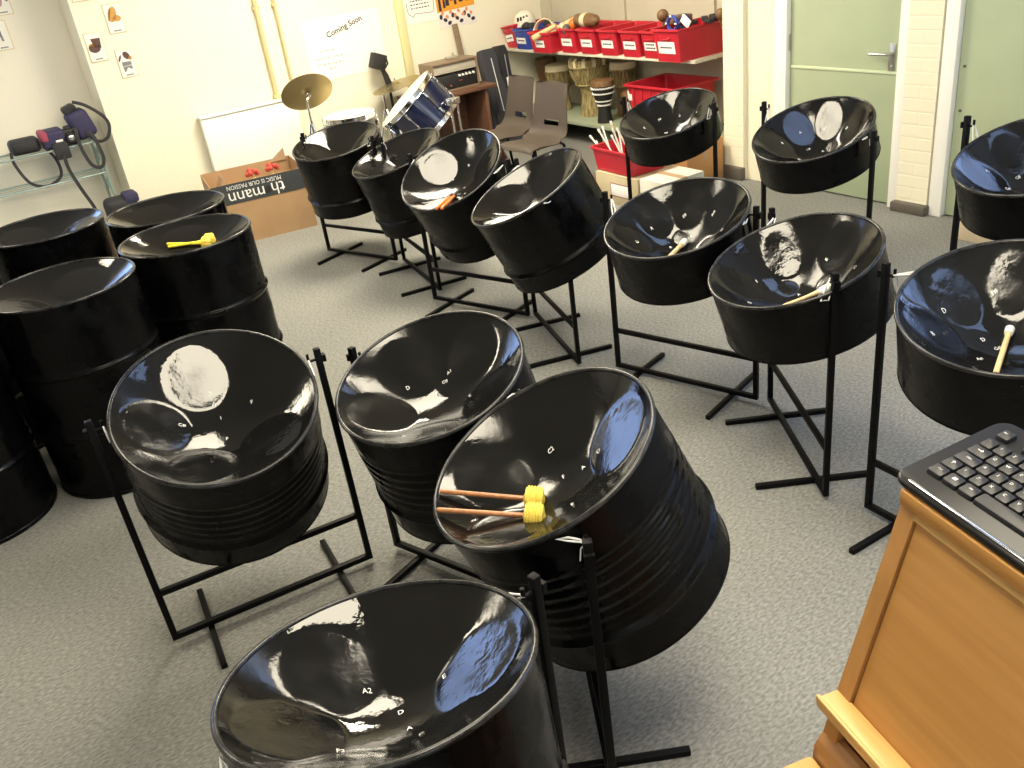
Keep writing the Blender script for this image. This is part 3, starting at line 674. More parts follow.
storage_bin(-.97, .03, SZ, BW_, BD_, BH_, M_RED, 'red bin seventh from the left on the shelf', text=1)
storage_bin(-.725, .03, SZ, .224, BD_, BH_, M_RED, 'red bin second from the right on the shelf, partly behind the largest bin', text=2)
storage_bin(-.45, .12, SZ, .285, .52, .235, M_RED, 'largest red bin at the right end of the shelf, full of small instruments', text=1, lab=(.62, .36))
# what lies in the bins
def wpt(t, off, z): return rw(t, off, z)
mb = MB(); mb.lathe([(.085, 0), (.105, .05), (.095, .11), (.055, .155), (.012, .17)], 24, cap0=True, cap1=True, M=Matrix.Rotation(.3, 4, 'Y'))
hood = build('white_hood', mb, mat('white_cloth', (.75,.72,.62), .8, bump=.3, bscale=30), None, wpt(-2.70, -.16, .945), A_R+1.0); 
tag(hood, 'white domed hat with a row of black marks in the leftmost bin', 'hat')
mb = MB()
for i in range(4): mb.box((-.045+i*.028, -.092+abs(i-1.5)*.008, .10+.004*i), (.018, .010, .035), bev=.003)
build('black_mark', mb, M_BLACK, hood)
mb = MB()
for i in range(7): mb.ball((random.uniform(-.06,.06), random.uniform(-.1,.1), random.uniform(0,.02)), .045, 12, (1, .8, .8))
tag(build('dark_cloth', mb, M_CLOTH, None, wpt(-2.505, -.17, .975), A_R), 'dark crumpled pouch heaped in the blue bin', 'pouch')
t_ = thing('tambourine', 'wooden tambourine ring standing in the wide red bin', 'tambourine', wpt(-2.18, -.03, .955), A_R)
MT = Matrix.Rotation(1.25, 4, 'X') @ Matrix.Rotation(.3, 4, 'Y')
mb = MB(); mb.lathe([(.105,-.02),(.115,-.02),(.115,.02),(.105,.02)], 40, M=MT, closed=True); build('hoop', mb, M_DJLT, t_)
for i in range(6):
    a = 2*PI*i/6; p = MT @ Vector((.110*math.cos(a), .110*math.sin(a), 0)); mb = MB(); mb.ball(p, .016, 10, (1,1,.5)); build('jingle', mb, M_BRASS, t_)
g_ = thing('guiro', 'long pale wooden scraper with a dark knob sticking out of the wide red bin', 'guiro', wpt(-2.03, -.05, .935), A_R)
mb = MB(); mb.cyl((-.12, -.06, -.01), (.12, .14, .11), .024, .026, 16); build('body', mb, M_STICKL, g_)
mb = MB(); mb.ball((.13, .152, .118), .030, 14); build('knob', mb, M_PLINTH, g_)
mb = MB(); mb.cyl((-.10, -.10, .0), (.09, .02, .09), .028, .02, 14)
tag(build('clave', mb, M_STICKL, None, wpt(-2.03, .03, .93), A_R), 'short pale wooden stick lying across the front of the wide red bin', 'clave')
mb = MB()
for i in range(9): mb.box((random.uniform(-.13,.13), random.uniform(-.14,.16), random.uniform(0,.05)), (.10,.05,.04), rot=Matrix.Rotation(random.uniform(0,3),3,'Z') @ Matrix.Rotation(random.uniform(-.4,.4),3,'X'), bev=.008)
tag(build('wood_blocks', mb, mat('red_lacquer_wood', (.30,.03,.03), .4), None, wpt(-2.16, -.22, .96), A_R), 'heap of dark red wood pieces at the back of the wide red bin', 'wood blocks')
sh_ = thing('shaker', 'fat brown gourd shaker with dark ends lying on the fourth and fifth bins', 'shaker', wpt(-1.68, -.12, 1.045), A_R)
mb = MB(); mb.lathe([(.012,-.16),(.045,-.13),(.058,-.05),(.058,.05),(.045,.13),(.012,.16)], 24, cap0=True, cap1=True, M=Matrix.Rotation(PI/2, 4, 'Y')); build('gourd', mb, M_DJ, sh_)
mb = MB(); mb.lathe([(.0585,-.03),(.0605,0),(.0585,.03)], 24, M=Matrix.Rotation(PI/2, 4, 'Y')); build('pale_band', mb, M_DJLT, sh_)
for i, (t, o, z, nm, m_, lab) in enumerate(((-1.93, -.05, .99, 'maraca', M_DJLT, 'pale round maraca at the left of the fourth bin'), (-1.87, -.12, 1.01, 'maraca', M_ORANGE, 'orange round maraca at the back of the fourth bin'), (-1.81, -.0, .985, 'maraca', M_PLINTH, 'dark brown round maraca at the front of the fourth bin'))):
    q = thing(nm, lab, 'maraca', wpt(t, o, z), A_R, 'maracas in the fourth bin')
    mb = MB(); mb.ball((0,0,0), .040, 16, (1,1,1.15)); build('gourd', mb, m_, q)
    mb = MB(); mb.cyl((0,0,-.03), (.02,.03,-.15), .009, .011, 10); build('handle', mb, M_STICKL, q)
# contents of the largest bin
mb = MB(); mb.box((0,0,0), (.11,.20,.05), bev=.012); tag(build('castanet_block', mb, M_DJ, None, wpt(-.60, -.16, 1.06), A_R), 'brown wooden block rising from the left of the largest bin', 'wood block')
for i, (t, o, m_, lab) in enumerate(((-.47, .02, M_BLUE, 'blue ring bell on the largest bin, left one'), (-.40, -.04, M_NAVY, 'purple-blue ring bell on the largest bin, right one'))):
    q = thing('ring_bell', lab, 'bell', wpt(t, o, 1.055), A_R, 'ring bells')
    mb = MB(); mb.tube([(.05*math.cos(a), .0, .05*math.sin(a)) for a in [2*PI*i_/16 for i_ in range(16)]], .014, 8, closed=True); build('ring', mb, m_, q)
    for a in (0, 1.57, 3.14):
        mb = MB(); mb.ball((.05*math.cos(a), -.016, .05*math.sin(a)), .013, 10); build('jingle', mb, M_CHROME, q)
mb = MB(); mb.box((0,0,0), (.09,.012,.06), rot=Matrix.Rotation(.6,3,'Y'), bev=.002); tag(build('paper_tag', mb, M_LABEL, None, wpt(-.33, .02, 1.075), A_R), 'white paper tag lying on top of the largest bin', 'tag')
mb = MB()
for i in range(6): mb.box((random.uniform(-.09,.09), random.uniform(-.13,.13), random.uniform(0,.03)), (.09,.05,.03), rot=Matrix.Rotation(random.uniform(0,3),3,'Z'), bev=.008)
tag(build('dark_blocks', mb, M_CLOTH, None, wpt(-.36, -.18, 1.04), A_R), 'dark small blocks heaped at the back of the largest bin', 'blocks')
mb = MB(); mb.ball((0,0,0), .042, 14); mb.cyl((0,0,-.02), (0,.02,-.1), .012, seg=10); tag(build('maraca', mb, M_DJ, None, wpt(-.20, -.2, 1.09), A_R), 'round brown knob at the back right of the largest bin', 'maraca')
mb = MB(); mb.ball((0,0,0), .045, 14); mb.cyl((0,0,-.02), (.0,.0,-.1), .012, seg=10); tag(build('maraca', mb, M_DJ, None, wpt(-.66, -.06, 1.10), A_R), 'round brown knob sticking up at the left of the largest bin', 'maraca')

# ------------------------------------------------------------------ goblet drums on the low shelf
def djembe(t, off, h, rt, label, m_shell, rope=True, skin=M_DJLT, strip=False, bands=False, z=.2165):
    d = thing('djembe', label, 'djembe', rw(t, off, z), A_R)
    rw_, rb = rt*.52, rt*.66
    prof = [(rb, 0), (rb*1.02, .01), (rw_*1.02, h*.30), (rw_, h*.38), (rt*.72, h*.55), (rt*.93, h*.75), (rt*.99, h*.90), (rt*.98, h*.97)]
    mb = MB(); mb.lathe(prof + [(rt*.9, h*.97)], 40, cap0=True); build('shell', mb, m_shell, d)
    mb = MB(); mb.lathe([(rt*1.0, h*.86), (rt*1.035, h*.87), (rt*1.03, h*.93), (rt*.99, h*.985), (rt*.9, h)], 40, cap1=True); build('drum_skin', mb, skin, d)
    if rope:
        mb = MB(); n = 22; pts = []
        for i in range(2*n+1):
            a = PI*i/n; up = i % 2
            r, zz = ((rt*1.03, h*.86) if up else (rt*.76, h*.55)); pts.append((r*math.cos(a), r*math.sin(a), zz))
        for i in range(2*n):
            p, q = Vector(pts[i]), Vector(pts[i+1]); mid = (p+q)/2; mid.xy *= 1.06; mb.tube([p, mid, q], .0042, 6)
        for r, zz in ((rt*1.05, h*.86), (rt*.78, h*.55)):
            mb.tube([(r*math.cos(a), r*math.sin(a), zz) for a in [2*PI*i/32 for i in range(32)]], .007, 6, closed=True)
        build('rope', mb, M_DJROPE, d)
    if strip:
        mb = MB()
        for i in range(13):
            a = 2*PI*i/13; u = Vector((math.cos(a), math.sin(a), 0)); w = Vector((-math.sin(a), math.cos(a), 0))
            P_ = [u*rt*1.05+Vector((0,0,h*.86)), u*rt*1.06+Vector((0,0,h*.97)), u*rt*.92+Vector((0,0,h*1.012)), u*rt*.45+Vector((0,0,h*1.012))]
            mb.ring_skin([[p-w*.016*k_, p+w*.016*k_, p+w*.016*k_+Vector((0,0,.004)), p-w*.016*k_+Vector((0,0,.004))] for p, k_ in zip(P_, (1,1,.9,.5))], True, True, True)
        build('pale_strip', mb, M_DJLT, d)
        mb = MB(); mb.lathe([(rt*.97, h*.998), (rt*.90, h*1.004)], 40, cap1=True); build('dark_head', mb, M_DJROPE, d)
    if bands:
        for zz, hh in ((.80, .02), (.68, .014), (.50, .014), (.40, .02)):
            mb = MB(); r = rt*(.97 if zz > .7 else .90 if zz > .6 else .66 if zz > .45 else .545)
            n = 24
            for i in range(n):
                a = 2*PI*i/n
                mb.tube([((r*1.03)*math.cos(a), (r*1.03)*math.sin(a), h*zz), ((r*1.03)*math.cos(a+PI/n), (r*1.03)*math.sin(a+PI/n), h*(zz+hh*2)), ((r*1.03)*math.cos(a+2*PI/n), (r*1.03)*math.sin(a+2*PI/n), h*zz)], .0045, 5)
            build('white_band', mb, M_LABEL, d)
    return d
djembe(-2.69, -.36, .44, .105, 'small dark brown goblet drum in the far left corner of the low shelf', M_DJ, False, M_DJ)
djembe(-2.33, -.26, .42, .13, 'light-topped goblet drum behind the right grey chair', M_DJROPE)
djembe(-1.87, -.27, .50, .185, 'largest goblet drum with pale strips over its dark head and olive ropes', M_DJROPE, True, M_DJROPE, True)
djembe(-1.50, -.10, .36, .10, 'small black goblet drum with white zigzag bands', M_BLACK, False, M_DJ, False, True)
djembe(-1.55, -.38, .46, .115, 'brown roped goblet drum behind the black zigzag one', M_DJ, True)
djembe(-1.22, -.20, .26, .10, 'short brown goblet drum beside the long red tub', M_DJ, False, M_DJ)

# long red tub
tb = thing('storage_tub', 'long red plastic tub behind the farthest shallow pan, under the shelf', 'tub', rw(-.74, -.18, .235), A_R)
mb = MB(); tray(mb, .58, .44, .36, .84, .005, .035); build('tub_body', mb, M_RED, tb)
mb = MB()
for x in (-.2, -.1, 0, .1, .2): mb.box((x, -.218+.002, .20), (.012, .012, .26), bev=.004)
build('rib', mb, M_RED, tb)
mb = MB(); mb.box((-.255, -.205, .27), (.05, .008, .08), bev=.002); build('label', mb, M_LABEL, tb)

# cartons in front of the alcove and the red box of sticks
def carton(name, p, rz, w, d, h, m_, label, lid=True, printed=False):
    c = thing(name, label, 'box', p, rz)
    mb = MB(); mb.box((0, 0, h/2), (w, d, h), bev=.004); build('body', mb, m_, c)
    if lid:
        for sx in (-1, 1):
            mb = MB(); mb.box((0, sx*d*.252, h+.003), (w-.004, d*.495, .005), bev=.001); build('flap', mb, m_, c)
        mb = MB(); mb.box((0, 0, h+.0075), (w*.99, .05, .002)); mb.box((w/2+.001, 0, h-.06), (.002, .05, .12)); build('tape', mb, M_CARDIN, c)
    return c
c = carton('storage_carton', rw(-.11, .74, 0), A_R, .46, .40, .205, mat('buff_carton', (.52,.44,.28), .7, var=.1, vscale=4), 'low buff carton with a blank framed label, under the red box of sticks')
mb = MB(); mb.box((.04, -.2005, .105), (.20, .003, .085), bev=.001); la = build('label', mb, M_LABEL, c)
mb = MB()
for x, z, sx, sz in ((.04,.149,.206,.004),(.04,.061,.206,.004),(-.061,.105,.004,.09),(.141,.105,.004,.09)): mb.box((x, -.2015, z), (sx, .003, sz))
build('label_border', mb, mat('maroon_line', (.25,.05,.04), .6), la)
c = carton('white_carton', rw(.255, .75, 0), A_R, .25, .36, .215, mat('white_carton_board', (.70,.68,.60), .6, var=.08, vscale=5), 'white carton with grey hand slots right of the buff carton')
mb = MB()
for x in (-.07, .07): mb.box((x, -.1805, .11), (.018, .004, .05), bev=.003)
build('slot', mb, mat('grey_slot', (.22,.26,.27), .7), c)
carton('brown_carton', rw(-.13, .26, 0), A_R, .42, .36, .30, mat('orange_brown_carton', (.48,.25,.09), .7, var=.1, vscale=4), 'orange-brown carton standing against the pier behind the farthest shallow pan')
carton('pale_carton', rw(2.22, .17, 0), A_R, .36, .22, .09, mat('pale_carton_board', (.56,.46,.32), .7), 'flat pale carton on the carpet under the pan cut by the right photo edge')
bx = thing('beater_box', 'red plastic box full of pale beaters on the low buff carton', 'storage bin', rw(-.15, .77, .217), A_R-.04)
mb = MB(); tray(mb, .46, .34, .165, .88); build('tray', mb, M_RED, bx)
BL = ('in the red stick box',)
for i in range(20):
    x = random.uniform(-.10, .10); y = random.uniform(-.10, .10); lean = random.uniform(-.60, -.20)
    if i < 3: x = -.13+.05*i; lean = -1.0
    z = thing('stick', 'pale thin stick standing in the red box on the buff carton', 'stick', rw(-.17+x, .77-y, .24), A_R, 'pale sticks in the red box')
    ln = random.uniform(.22, .32); tip = Vector((math.sin(lean)*ln, random.uniform(-.06,.06), math.cos(lean)*ln))
    mb = MB(); mb.cyl((0,0,0), tip, .0065, .0055, 8); build('shaft', mb, M_RUBBER if i % 3 else M_STICKL, z)
    mb = MB(); mb.cyl(tip*.93, tip*1.02, .0085, seg=8); build('tip', mb, M_RUBBER, z)

# ------------------------------------------------------------------ grey school chairs
def school_chair(p, az, label):
    c = thing('school_chair', label, 'chair', p, az-PI/2, 'grey plastic school chairs')      # local -y... faces +y
    # shell: one curved sheet, seat into backrest, with a hand slot in the back
    def path(v):       # v 0..1 from the seat front to the top of the back
        P = [(.215,.405),(.19,.432),(.10,.438),(-.02,.425),(-.12,.43),(-.175,.47),(-.20,.55),(-.225,.66),(-.25,.77),(-.258,.80)]
        f = v*(len(P)-1); i = min(int(f), len(P)-2); t = f-i
        p0, p1, p2, p3 = P[max(i-1,0)], P[i], P[i+1], P[min(i+2, len(P)-1)]
        cr = lambda a,b,c_,d: .5*((2*b)+(-a+c_)*t+(2*a-5*b+4*c_-d)*t*t+(-a+3*b-3*c_+d)*t**3)
        return cr(p0[0],p1[0],p2[0],p3[0]), cr(p0[1],p1[1],p2[1],p3[1])
    NU, NV = 17, 40
    def width(v): return .205 if v < .45 else .205-.035*smooth((v-.45)/.4) - (.05*((v-.93)/.07)**2 if v > .93 else 0)
    mb = MB(); bm = mb.bm
    def sheet(off):
        g = []
        for j in range(NV+1):
            v = j/NV; y, z = path(v); y2, z2 = path(min(1, v+.01)); y1, z1 = path(max(0, v-.01)); tx, tz = y2-y1, z2-z1; l = math.hypot(tx, tz); ny, nz = -tz/l, tx/l
            if ny*0+nz < 0 or (abs(nz) < .3 and ny < 0): ny, nz = -ny, -nz
            row = []
            for i in range(NU+1):
                u = -1+2*i/NU; w = width(v); e = abs(u)**4*.022; x = u*w
                row.append(bm.verts.new((x, y + ny*(e*(.5 if v < .5 else 1)-off), z + nz*(e*(-.6 if v < .4 else .4)-off))))
            g.append(row)
        return g
    A, B = sheet(0), sheet(.006)
    hole = lambda i, j: (abs(-1+2*(i+.5)/NU) < .42) and (.595 < (j+.5)/NV < .645)
    fs = []
    for j in range(NV):
        for i in range(NU):
            if hole(i, j):
                continue
            fs.append(bm.faces.new((A[j][i], A[j][i+1], A[j+1][i+1], A[j+1][i]))); fs.append(bm.faces.new((B[j][i], B[j+1][i], B[j+1][i+1], B[j][i+1])))
    def edge(a, b, c_, d):
        try: fs.append(bm.faces.new((a, b, c_, d)))
        except ValueError: pass
    for j in range(NV):
        edge(A[j][0], A[j+1][0], B[j+1][0], B[j][0]); edge(A[j+1][NU], A[j][NU], B[j][NU], B[j+1][NU])
        for i in range(NU):
            if hole(i, j):
                for (ii, jj, e_) in ((i-1, j, ((j,i),(j+1,i))), (i+1, j, ((j+1,i+1),(j,i+1))), (i, j-1, ((j,i+1),(j,i))), (i, j+1, ((j+1,i),(j+1,i+1)))):
                    if not hole(ii, jj): (a0, a1), (b0, b1) = e_; edge(A[a0][a1], A[b0][b1], B[b0][b1], B[a0][a1])
    for i in range(NU): edge(A[0][i+1], A[0][i], B[0][i], B[0][i+1]); edge(A[NV][i], A[NV][i+1], B[NV][i+1], B[NV][i])
    build('seat_shell', mb, M_CHAIR, c, angle=50)
    for sx in (-1, 1):
        mb = MB(); mb.tube([(sx*.20, .20, .011), (sx*.17, .165, .38), (sx*.16, .13, .412), (sx*.16, 0, .408), (sx*.16, -.10, .408), (sx*.17, -.14, .38), (sx*.20, -.20, .011)], .0105, 10); f_ = build('side_frame', mb, M_FRAME, c)
        for y in (.20, -.20):
            mb = MB(); mb.cyl((sx*.20, y, .0), (sx*.199, y*.99, .035), .015, .013, 12); build('foot_cap', mb, M_BLACK, f_)
    for y, z in ((.10, .408), (-.08, .405)):
        mb = MB(); mb.cyl((-.16, y, z-.004), (.16, y, z-.004), .010, seg=10); build('cross_tube', mb, M_FRAME, c)
school_chair((.207, 7.07, 0), math.radians(-150), 'grey-brown plastic school chair, left one of the two by the goblet drums')
school_chair((.415, 6.595, 0), math.radians(-143), 'grey-brown plastic school chair, right one, nearest the goblet drums')

# ------------------------------------------------------------------ table with amplifier, gig bags
tt = thing('side_table', 'low dark brown wooden table with solid sides under the amplifier', 'table', bw(-.93, .42, 0), A_B)
mb = MB(); mb.box((0, 0, .605), (.74, .52, .03), bev=.004); build('tabletop', mb, M_WOOD_TABLE, tt)
for x in (-.31, .27):
    mb = MB(); mb.box((x, 0, .295), (.03, .46, .59), bev=.003); build('side_panel', mb, M_WOOD_TABLE, tt)
mb = MB(); mb.box((-.02, .15, .33), (.55, .02, .50), bev=.002); build('back_panel', mb, M_WOOD_TABLE, tt)
am = thing('amplifier', 'wooden-cased instrument amplifier head with silver top panel and black controls', 'amplifier', bw(-.90, .46, .62), A_B)
AW, AH, AD_ = .46, .245, .24
mb = MB()
for x in (-AW/2+.008, AW/2-.008): mb.box((x, 0, AH/2), (.016, AD_, AH), bev=.002)
for z in (.008, AH-.008): mb.box((0, 0, z), (AW-.032, AD_, .016), bev=.002)
mb.box((0, AD_/2-.006, AH/2), (AW-.032, .010, AH-.032)); build('case', mb, M_AMPWOOD, am)
mb = MB(); mb.box((0, -AD_/2+.022, AH-.055), (AW-.034, .02, .075), rot=Matrix.Rotation(-.25, 3, 'X'), bev=.002); build('silver_panel', mb, M_GRILL, am)
mb = MB(); mb.box((0, -AD_/2+.015, .078), (AW-.034, .016, .122), bev=.002); cp = build('control_panel', mb, M_BLACK, am)
for i in range(5):
    mb = MB(); mb.cyl((.03+i*.036, -AD_/2+.007, .118), (.03+i*.036, -AD_/2-.012, .118), .010, .008, 12); build('knob', mb, M_LABEL, cp)
mb = MB(); mb.cyl((-.07, -AD_/2+.007, .05), (-.07, -AD_/2-.010, .05), .009, seg=12); build('jack', mb, M_CHROME, cp)
mb = MB(); mb.box((-.16, -AD_/2+.006, .035), (.07, .003, .014)); mb.box((.04, -AD_/2+.006, .075), (.03, .003, .010)); build('badge', mb, M_CHROME, cp)
mb = MB()
for q in ((-.0, .03), ): mb.box((.05, .02, AH+.012), (.10, .05, .02), bev=.004)
mb.box((.075, .02, AH+.03), (.02, .02, .03), bev=.004)
build('top_clip', mb, M_GRILL, am)
# gig bags leaning on the back wall
def gig_bag(p, rz, lean, label, w0, w1, h, m_, straps):
    g = thing('gig_bag', label, 'bag', p, rz, 'guitar bags leaning on the back wall'); g.rotation_euler = (lean, 0, rz)
    pts = []
    out = [(0,0),(w0*.40,.0),(w0*.5,.06),(w0*.5,h*.28),(w0*.42,h*.40),(w0*.46,h*.50),(w0*.36,h*.58),(w1*.5,h*.72),(w1*.5,h*.94),(w1*.36,h)]
    poly = out[1:] + [(-x, z) for x, z in reversed(out[1:])]
    mb = MB(); rings = []
    for d, k in ((-.055,.90),(-.045,.97),(0,1.0),(.045,.97),(.055,.90)): rings.append([Vector((x*k, d, h*.5+(z-h*.5)*(.98 if k < .95 else 1))) for x, z in poly])
    mb.ring_skin(rings, True, True, True); build('bag_body', mb, m_, g)
    mb = MB(); mb.box((0, -.066, h*.22), (w0*.62, .03, h*.26), bev=.012); build('pocket', mb, M_NAVY if straps else M_CLOTH, g)
    mb = MB(); mb.tube([(-w0*.2, -.055, h*.30), (-w0*.22, -.09, h*.42), (-w0*.1, -.085, h*.56), (0, -.055, h*.66)], .010, 8); build('strap', mb, M_LABEL if straps else M_CLOTH, g)
    mb = MB(); mb.tube([(.012, -.058, .1), (.012, -.060, h*.9)], .004, 6); build('zip', mb, M_STEEL, g)
gig_bag(bw(-.385, .46, .004), A_B, -.24, 'dark grey guitar bag leaning on the back wall right of the amplifier, wider one', .30, .17, .87, mat('charcoal_nylon', (.035,.037,.045), .7, bump=.3, bscale=100), False)
gig_bag(bw(-.175, .27, .004), A_B, -.12, 'black guitar bag with a white strap leaning on the back wall beside the chairs', .19, .12, .85, M_CLOTH, True)
gn = thing('wood_batten', 'brown wooden batten leaning upright on the back wall behind the amplifier', 'batten', bw(-.50, .16, .004), A_B); gn.rotation_euler = (-.08, -.05, A_B)
mb = MB(); mb.box((0, 0, .55), (.055, .02, 1.1), bev=.003); build('shaft', mb, M_AMPWOOD, gn)

# ------------------------------------------------------------------ drum kit
def frame_from(axis, x=None):
    z = Vector(axis).normalized(); x = (Vector(x) - z*Vector(x).dot(z)).normalized() if x is not None else z.orthogonal().normalized(); y = z.cross(x)
    return Matrix((x, y, z)).transposed().to_4x4()
def cymbal_mesh(R):
    mb = MB(); prof = [(.006, .022), (.012, .0215), (.024, .017), (.034, .006), (.04, .003)] + [(R*f, .003-.012*f*f) for f in (.3,.45,.6,.75,.9,1.0)]
    top = prof + [(R, -.0115)] + [(r, z-.0015) for r, z in reversed(prof[:-1])]
    mb.lathe(top, 48, closed=True); return mb
def stand_tripod(t, h, sp=.26):
    mb = MB(); mb.cyl((0,0,.12), (0,0,h), .011, .009, 12); mb.cyl((0,0,.10), (0,0,h*.55), .014, seg=12); build('pole', mb, M_CHROME, t)
    for i in range(3):
        a = 2*PI*i/3+.75; mb = MB(); mb.tube([(.012*math.cos(a), .012*math.sin(a), h*.80), (sp*math.cos(a), sp*math.sin(a), .012)], .008, 8); mb.tube([(.012*math.cos(a), .012*math.sin(a), h*.40), (sp*.5*math.cos(a), sp*.5*math.sin(a), h*.41)], .005, 6); build('leg', mb, M_CHROME, t)
    mb = MB(); mb.ball((0,0,h*.55), .02, 12); mb.box((.02,0,h*.55), (.03,.01,.02), bev=.003); build('clamp', mb, M_CHROME, t)
cs = thing('cymbal_stand', 'chrome stand holding the brass cymbal behind the cardboard box', 'stand', bw(-2.40, .88, 0), A_B)
stand_tripod(cs, .86, .17)
mb = MB(); mb.tube([(0,0,.86), (.03,-.02,.90), (.045,.015,.935)], .008, 8); build('tilter', mb, M_CHROME, cs)
cyP = bw(-2.385, .885, .93); viewd = (Vector((0,0,1.91))-cyP).normalized()
axn = (BIN*.72 + Vector((0,0,.70)) + BV*.12)
Mc = frame_from(axn, BV); Mc.translation = cyP
cy = thing('cymbal', 'brass cymbal tilted on edge above the cardboard box', 'cymbal', M=Mc)
build('plate', cymbal_mesh(.20), M_BRASS, cy)
mb = MB(); mb.cyl((0,0,-.06), (0,0,.045), .006, seg=10); mb.cyl((0,0,-.03), (0,0,-.008), .016, seg=12); build('wing_nut', mb, M_CHROME, cy)
def shell_drum(t, R, h, m_, lugs=8):
    mb = MB(); mb.lathe([(R, .012), (R, h-.012), (R-.006, h-.012), (R-.006, .012)], 48, closed=True); build('shell', mb, m_, t)
    for z0, nm in ((h, 'batter_head'), (0, 'bottom_head')):
        s = 1 if z0 else -1
        mb = MB(); mb.lathe([(R+.004, z0-s*.012), (R+.003, z0-s*.001), (R-.01, z0+s*.0), (.02, z0+s*.001)], 48, cap1=True); build(nm, mb, M_HEAD, t)
        mb = MB(); mb.lathe([(R+.004, z0-s*.028), (R+.014, z0-s*.028), (R+.012, z0-s*.024), (R+.008, z0-s*.022), (R+.008, z0+s*.008), (R+.013, z0+s*.011), (R+.004, z0+s*.012)], 48, closed=True); build('hoop', mb, M_CHROME, t)
    for i in range(lugs):
        a = 2*PI*i/lugs+.2; u = Vector((math.cos(a), math.sin(a), 0))
        mb = MB()
        for zc in (h*.22, h*.78): mb.box(u*(R+.009)+Vector((0,0,zc)), (.022,.020,.055), rot=Matrix.Rotation(a, 3, 'Z'), bev=.005)
        mb.cyl(u*(R+.015)+Vector((0,0,-.012)), u*(R+.015)+Vector((0,0,h+.012)), .0035, seg=8)
        build('lug', mb, M_CHROME, t)
ft = thing('floor_tom', 'black floor tom with chrome hoops behind the leftmost back-row pan', 'drum', bw(-2.05, .80, .30), A_B)
shell_drum(ft, .205, .37, mat('black_drum_wrap', (.02,.02,.022), .2, coat=.5))
for i in range(3):
    a = 2*PI*i/3+.7; u = Vector((math.cos(a), math.sin(a), 0)); mb = MB(); mb.tube([u*.232+Vector((0,0,.26)), u*.232+Vector((0,0,-.20)), u*.25+Vector((0,0,-.298))], .006, 8); build('leg', mb, M_CHROME, ft)
ax_ = (-BV*.70 + BIN*.36 + Vector((0,0,.95)))
Mb = frame_from(ax_, BIN); Mb.translation = bw(-1.53, 1.02, .60) - ax_.normalized()*.15
bd = thing('tom_drum', 'large dark blue drum tilted up on chrome fittings behind the second back-row pan', 'drum', M=Mb)
shell_drum(bd, .275, .30, M_BLUEDRUM, 8)
ds = thing('drum_stand', 'chrome stand with brackets carrying the tilted blue drum', 'stand', bw(-1.43, 1.42, 0), A_B)
for x in (-.03, .03):
    mb = MB(); mb.cyl((x, 0, .0), (x, 0, .72), .010, seg=10); build('pole', mb, M_CHROME, ds)
mb = MB(); mb.box((0, .02, .70), (.12, .05, .05), bev=.01); mb.tube([(0,.03,.70), (-.02,.10,.69), (-.03,.16,.66)], .012, 8); build('bracket', mb, M_CHROME, ds)
mb = MB(); mb.box((0, .0, .36), (.13, .06, .06), bev=.01); build('clamp', mb, M_CHROME, ds)
for a in (.2, 2.3, 4.4):
    mb = MB(); mb.tube([(0,0,.30), (.18*math.cos(a), .18*math.sin(a), .011)], .008, 8); build('leg', mb, M_CHROME, ds)
s2 = thing('cymbal_stand', 'stand holding the second cymbal left of the amplifier', 'stand', bw(-1.51, .34, 0), A_B)
stand_tripod(s2, .70, .18)
mb = MB(); mb.tube([(0,0,.70), (.05,0,.725), (.145,.02,.738)], .008, 8); build('boom', mb, M_CHROME, s2)
Mc = frame_from(Vector((0,0,1)) - BV*.20 + BIN*.05, BV); Mc.translation = bw(-1.36, .32, .745)
c2 = thing('cymbal', 'second brass cymbal seen nearly edge on, left of the amplifier', 'cymbal', M=Mc)
build('plate', cymbal_mesh(.22), M_BRASS, c2)
mb = MB(); mb.cyl((0,0,-.01), (0,0,.05), .006, seg=10); build('wing_nut', mb, M_CHROME, c2)
ml = thing('clip_lamp', 'black hooded lamp-like fitting on a tapered black arm behind the second cymbal', 'lamp', bw(-1.345, .14, 0), A_B)
mb = MB(); mb.cyl((0.0,0,.004), (0,0,.70), .012, seg=10); mb.cyl((0,0,0), (0,0,.02), .10, seg=24); build('pole', mb, M_BLACK, ml)
mb = MB(); mb.tube([(.01, 0, .68), (-.02, -.01, .80), (-.05, -.015, .88)], .034, 8, r1=.018); build('arm', mb, M_BLACK, ml)
mb = MB(); mb.box((-.075, -.02, .935), (.13, .09, .13), rot=Matrix.Rotation(.4, 3, 'Y'), bev=.012); build('hood', mb, M_BLACK, ml)
mb = MB(); mb.tube([(-.03,-.02,.96), (.01,-.02,.945), (.015,-.02,.90), (-.02,-.02,.87)], .009, 8); build('cable', mb, M_BLACK, ml)

# ------------------------------------------------------------------ open cardboard box with its printed band
BXA = math.radians(21.1)
bxv = Vector((math.cos(BXA), math.sin(BXA), 0)); bxi = Vector((-math.sin(BXA), math.cos(BXA), 0))
BXO = Vector((-1.742, 6.542, 0)) - bxv*.235                     # front left bottom corner
W_, D_, H_ = .70, .54, .452
cb = thing('cardboard_box', 'open brown cardboard box with a black printed band and upside-down lettering', 'box', BXO, BXA)
th = .006
mb = MB(); mb.box((W_/2, th/2, H_/2), (W_, th, H_)); mb.box((W_/2, D_-th/2, H_/2), (W_, th, H_)); mb.box((th/2, D_/2, H_/2), (th, D_-2*th, H_)); mb.box((W_-th/2, D_/2, H_/2), (th, D_-2*th, H_)); mb.box((W_/2, D_/2, .004), (W_-2*th, D_-2*th, .008))
build('box_wall', mb, M_CARD, cb)
mb = MB(); mb.box((W_/2, -.001, H_-.076), (W_-.004, .002, .150)); build('printed_band', mb, M_BAND, cb)
mb = MB()
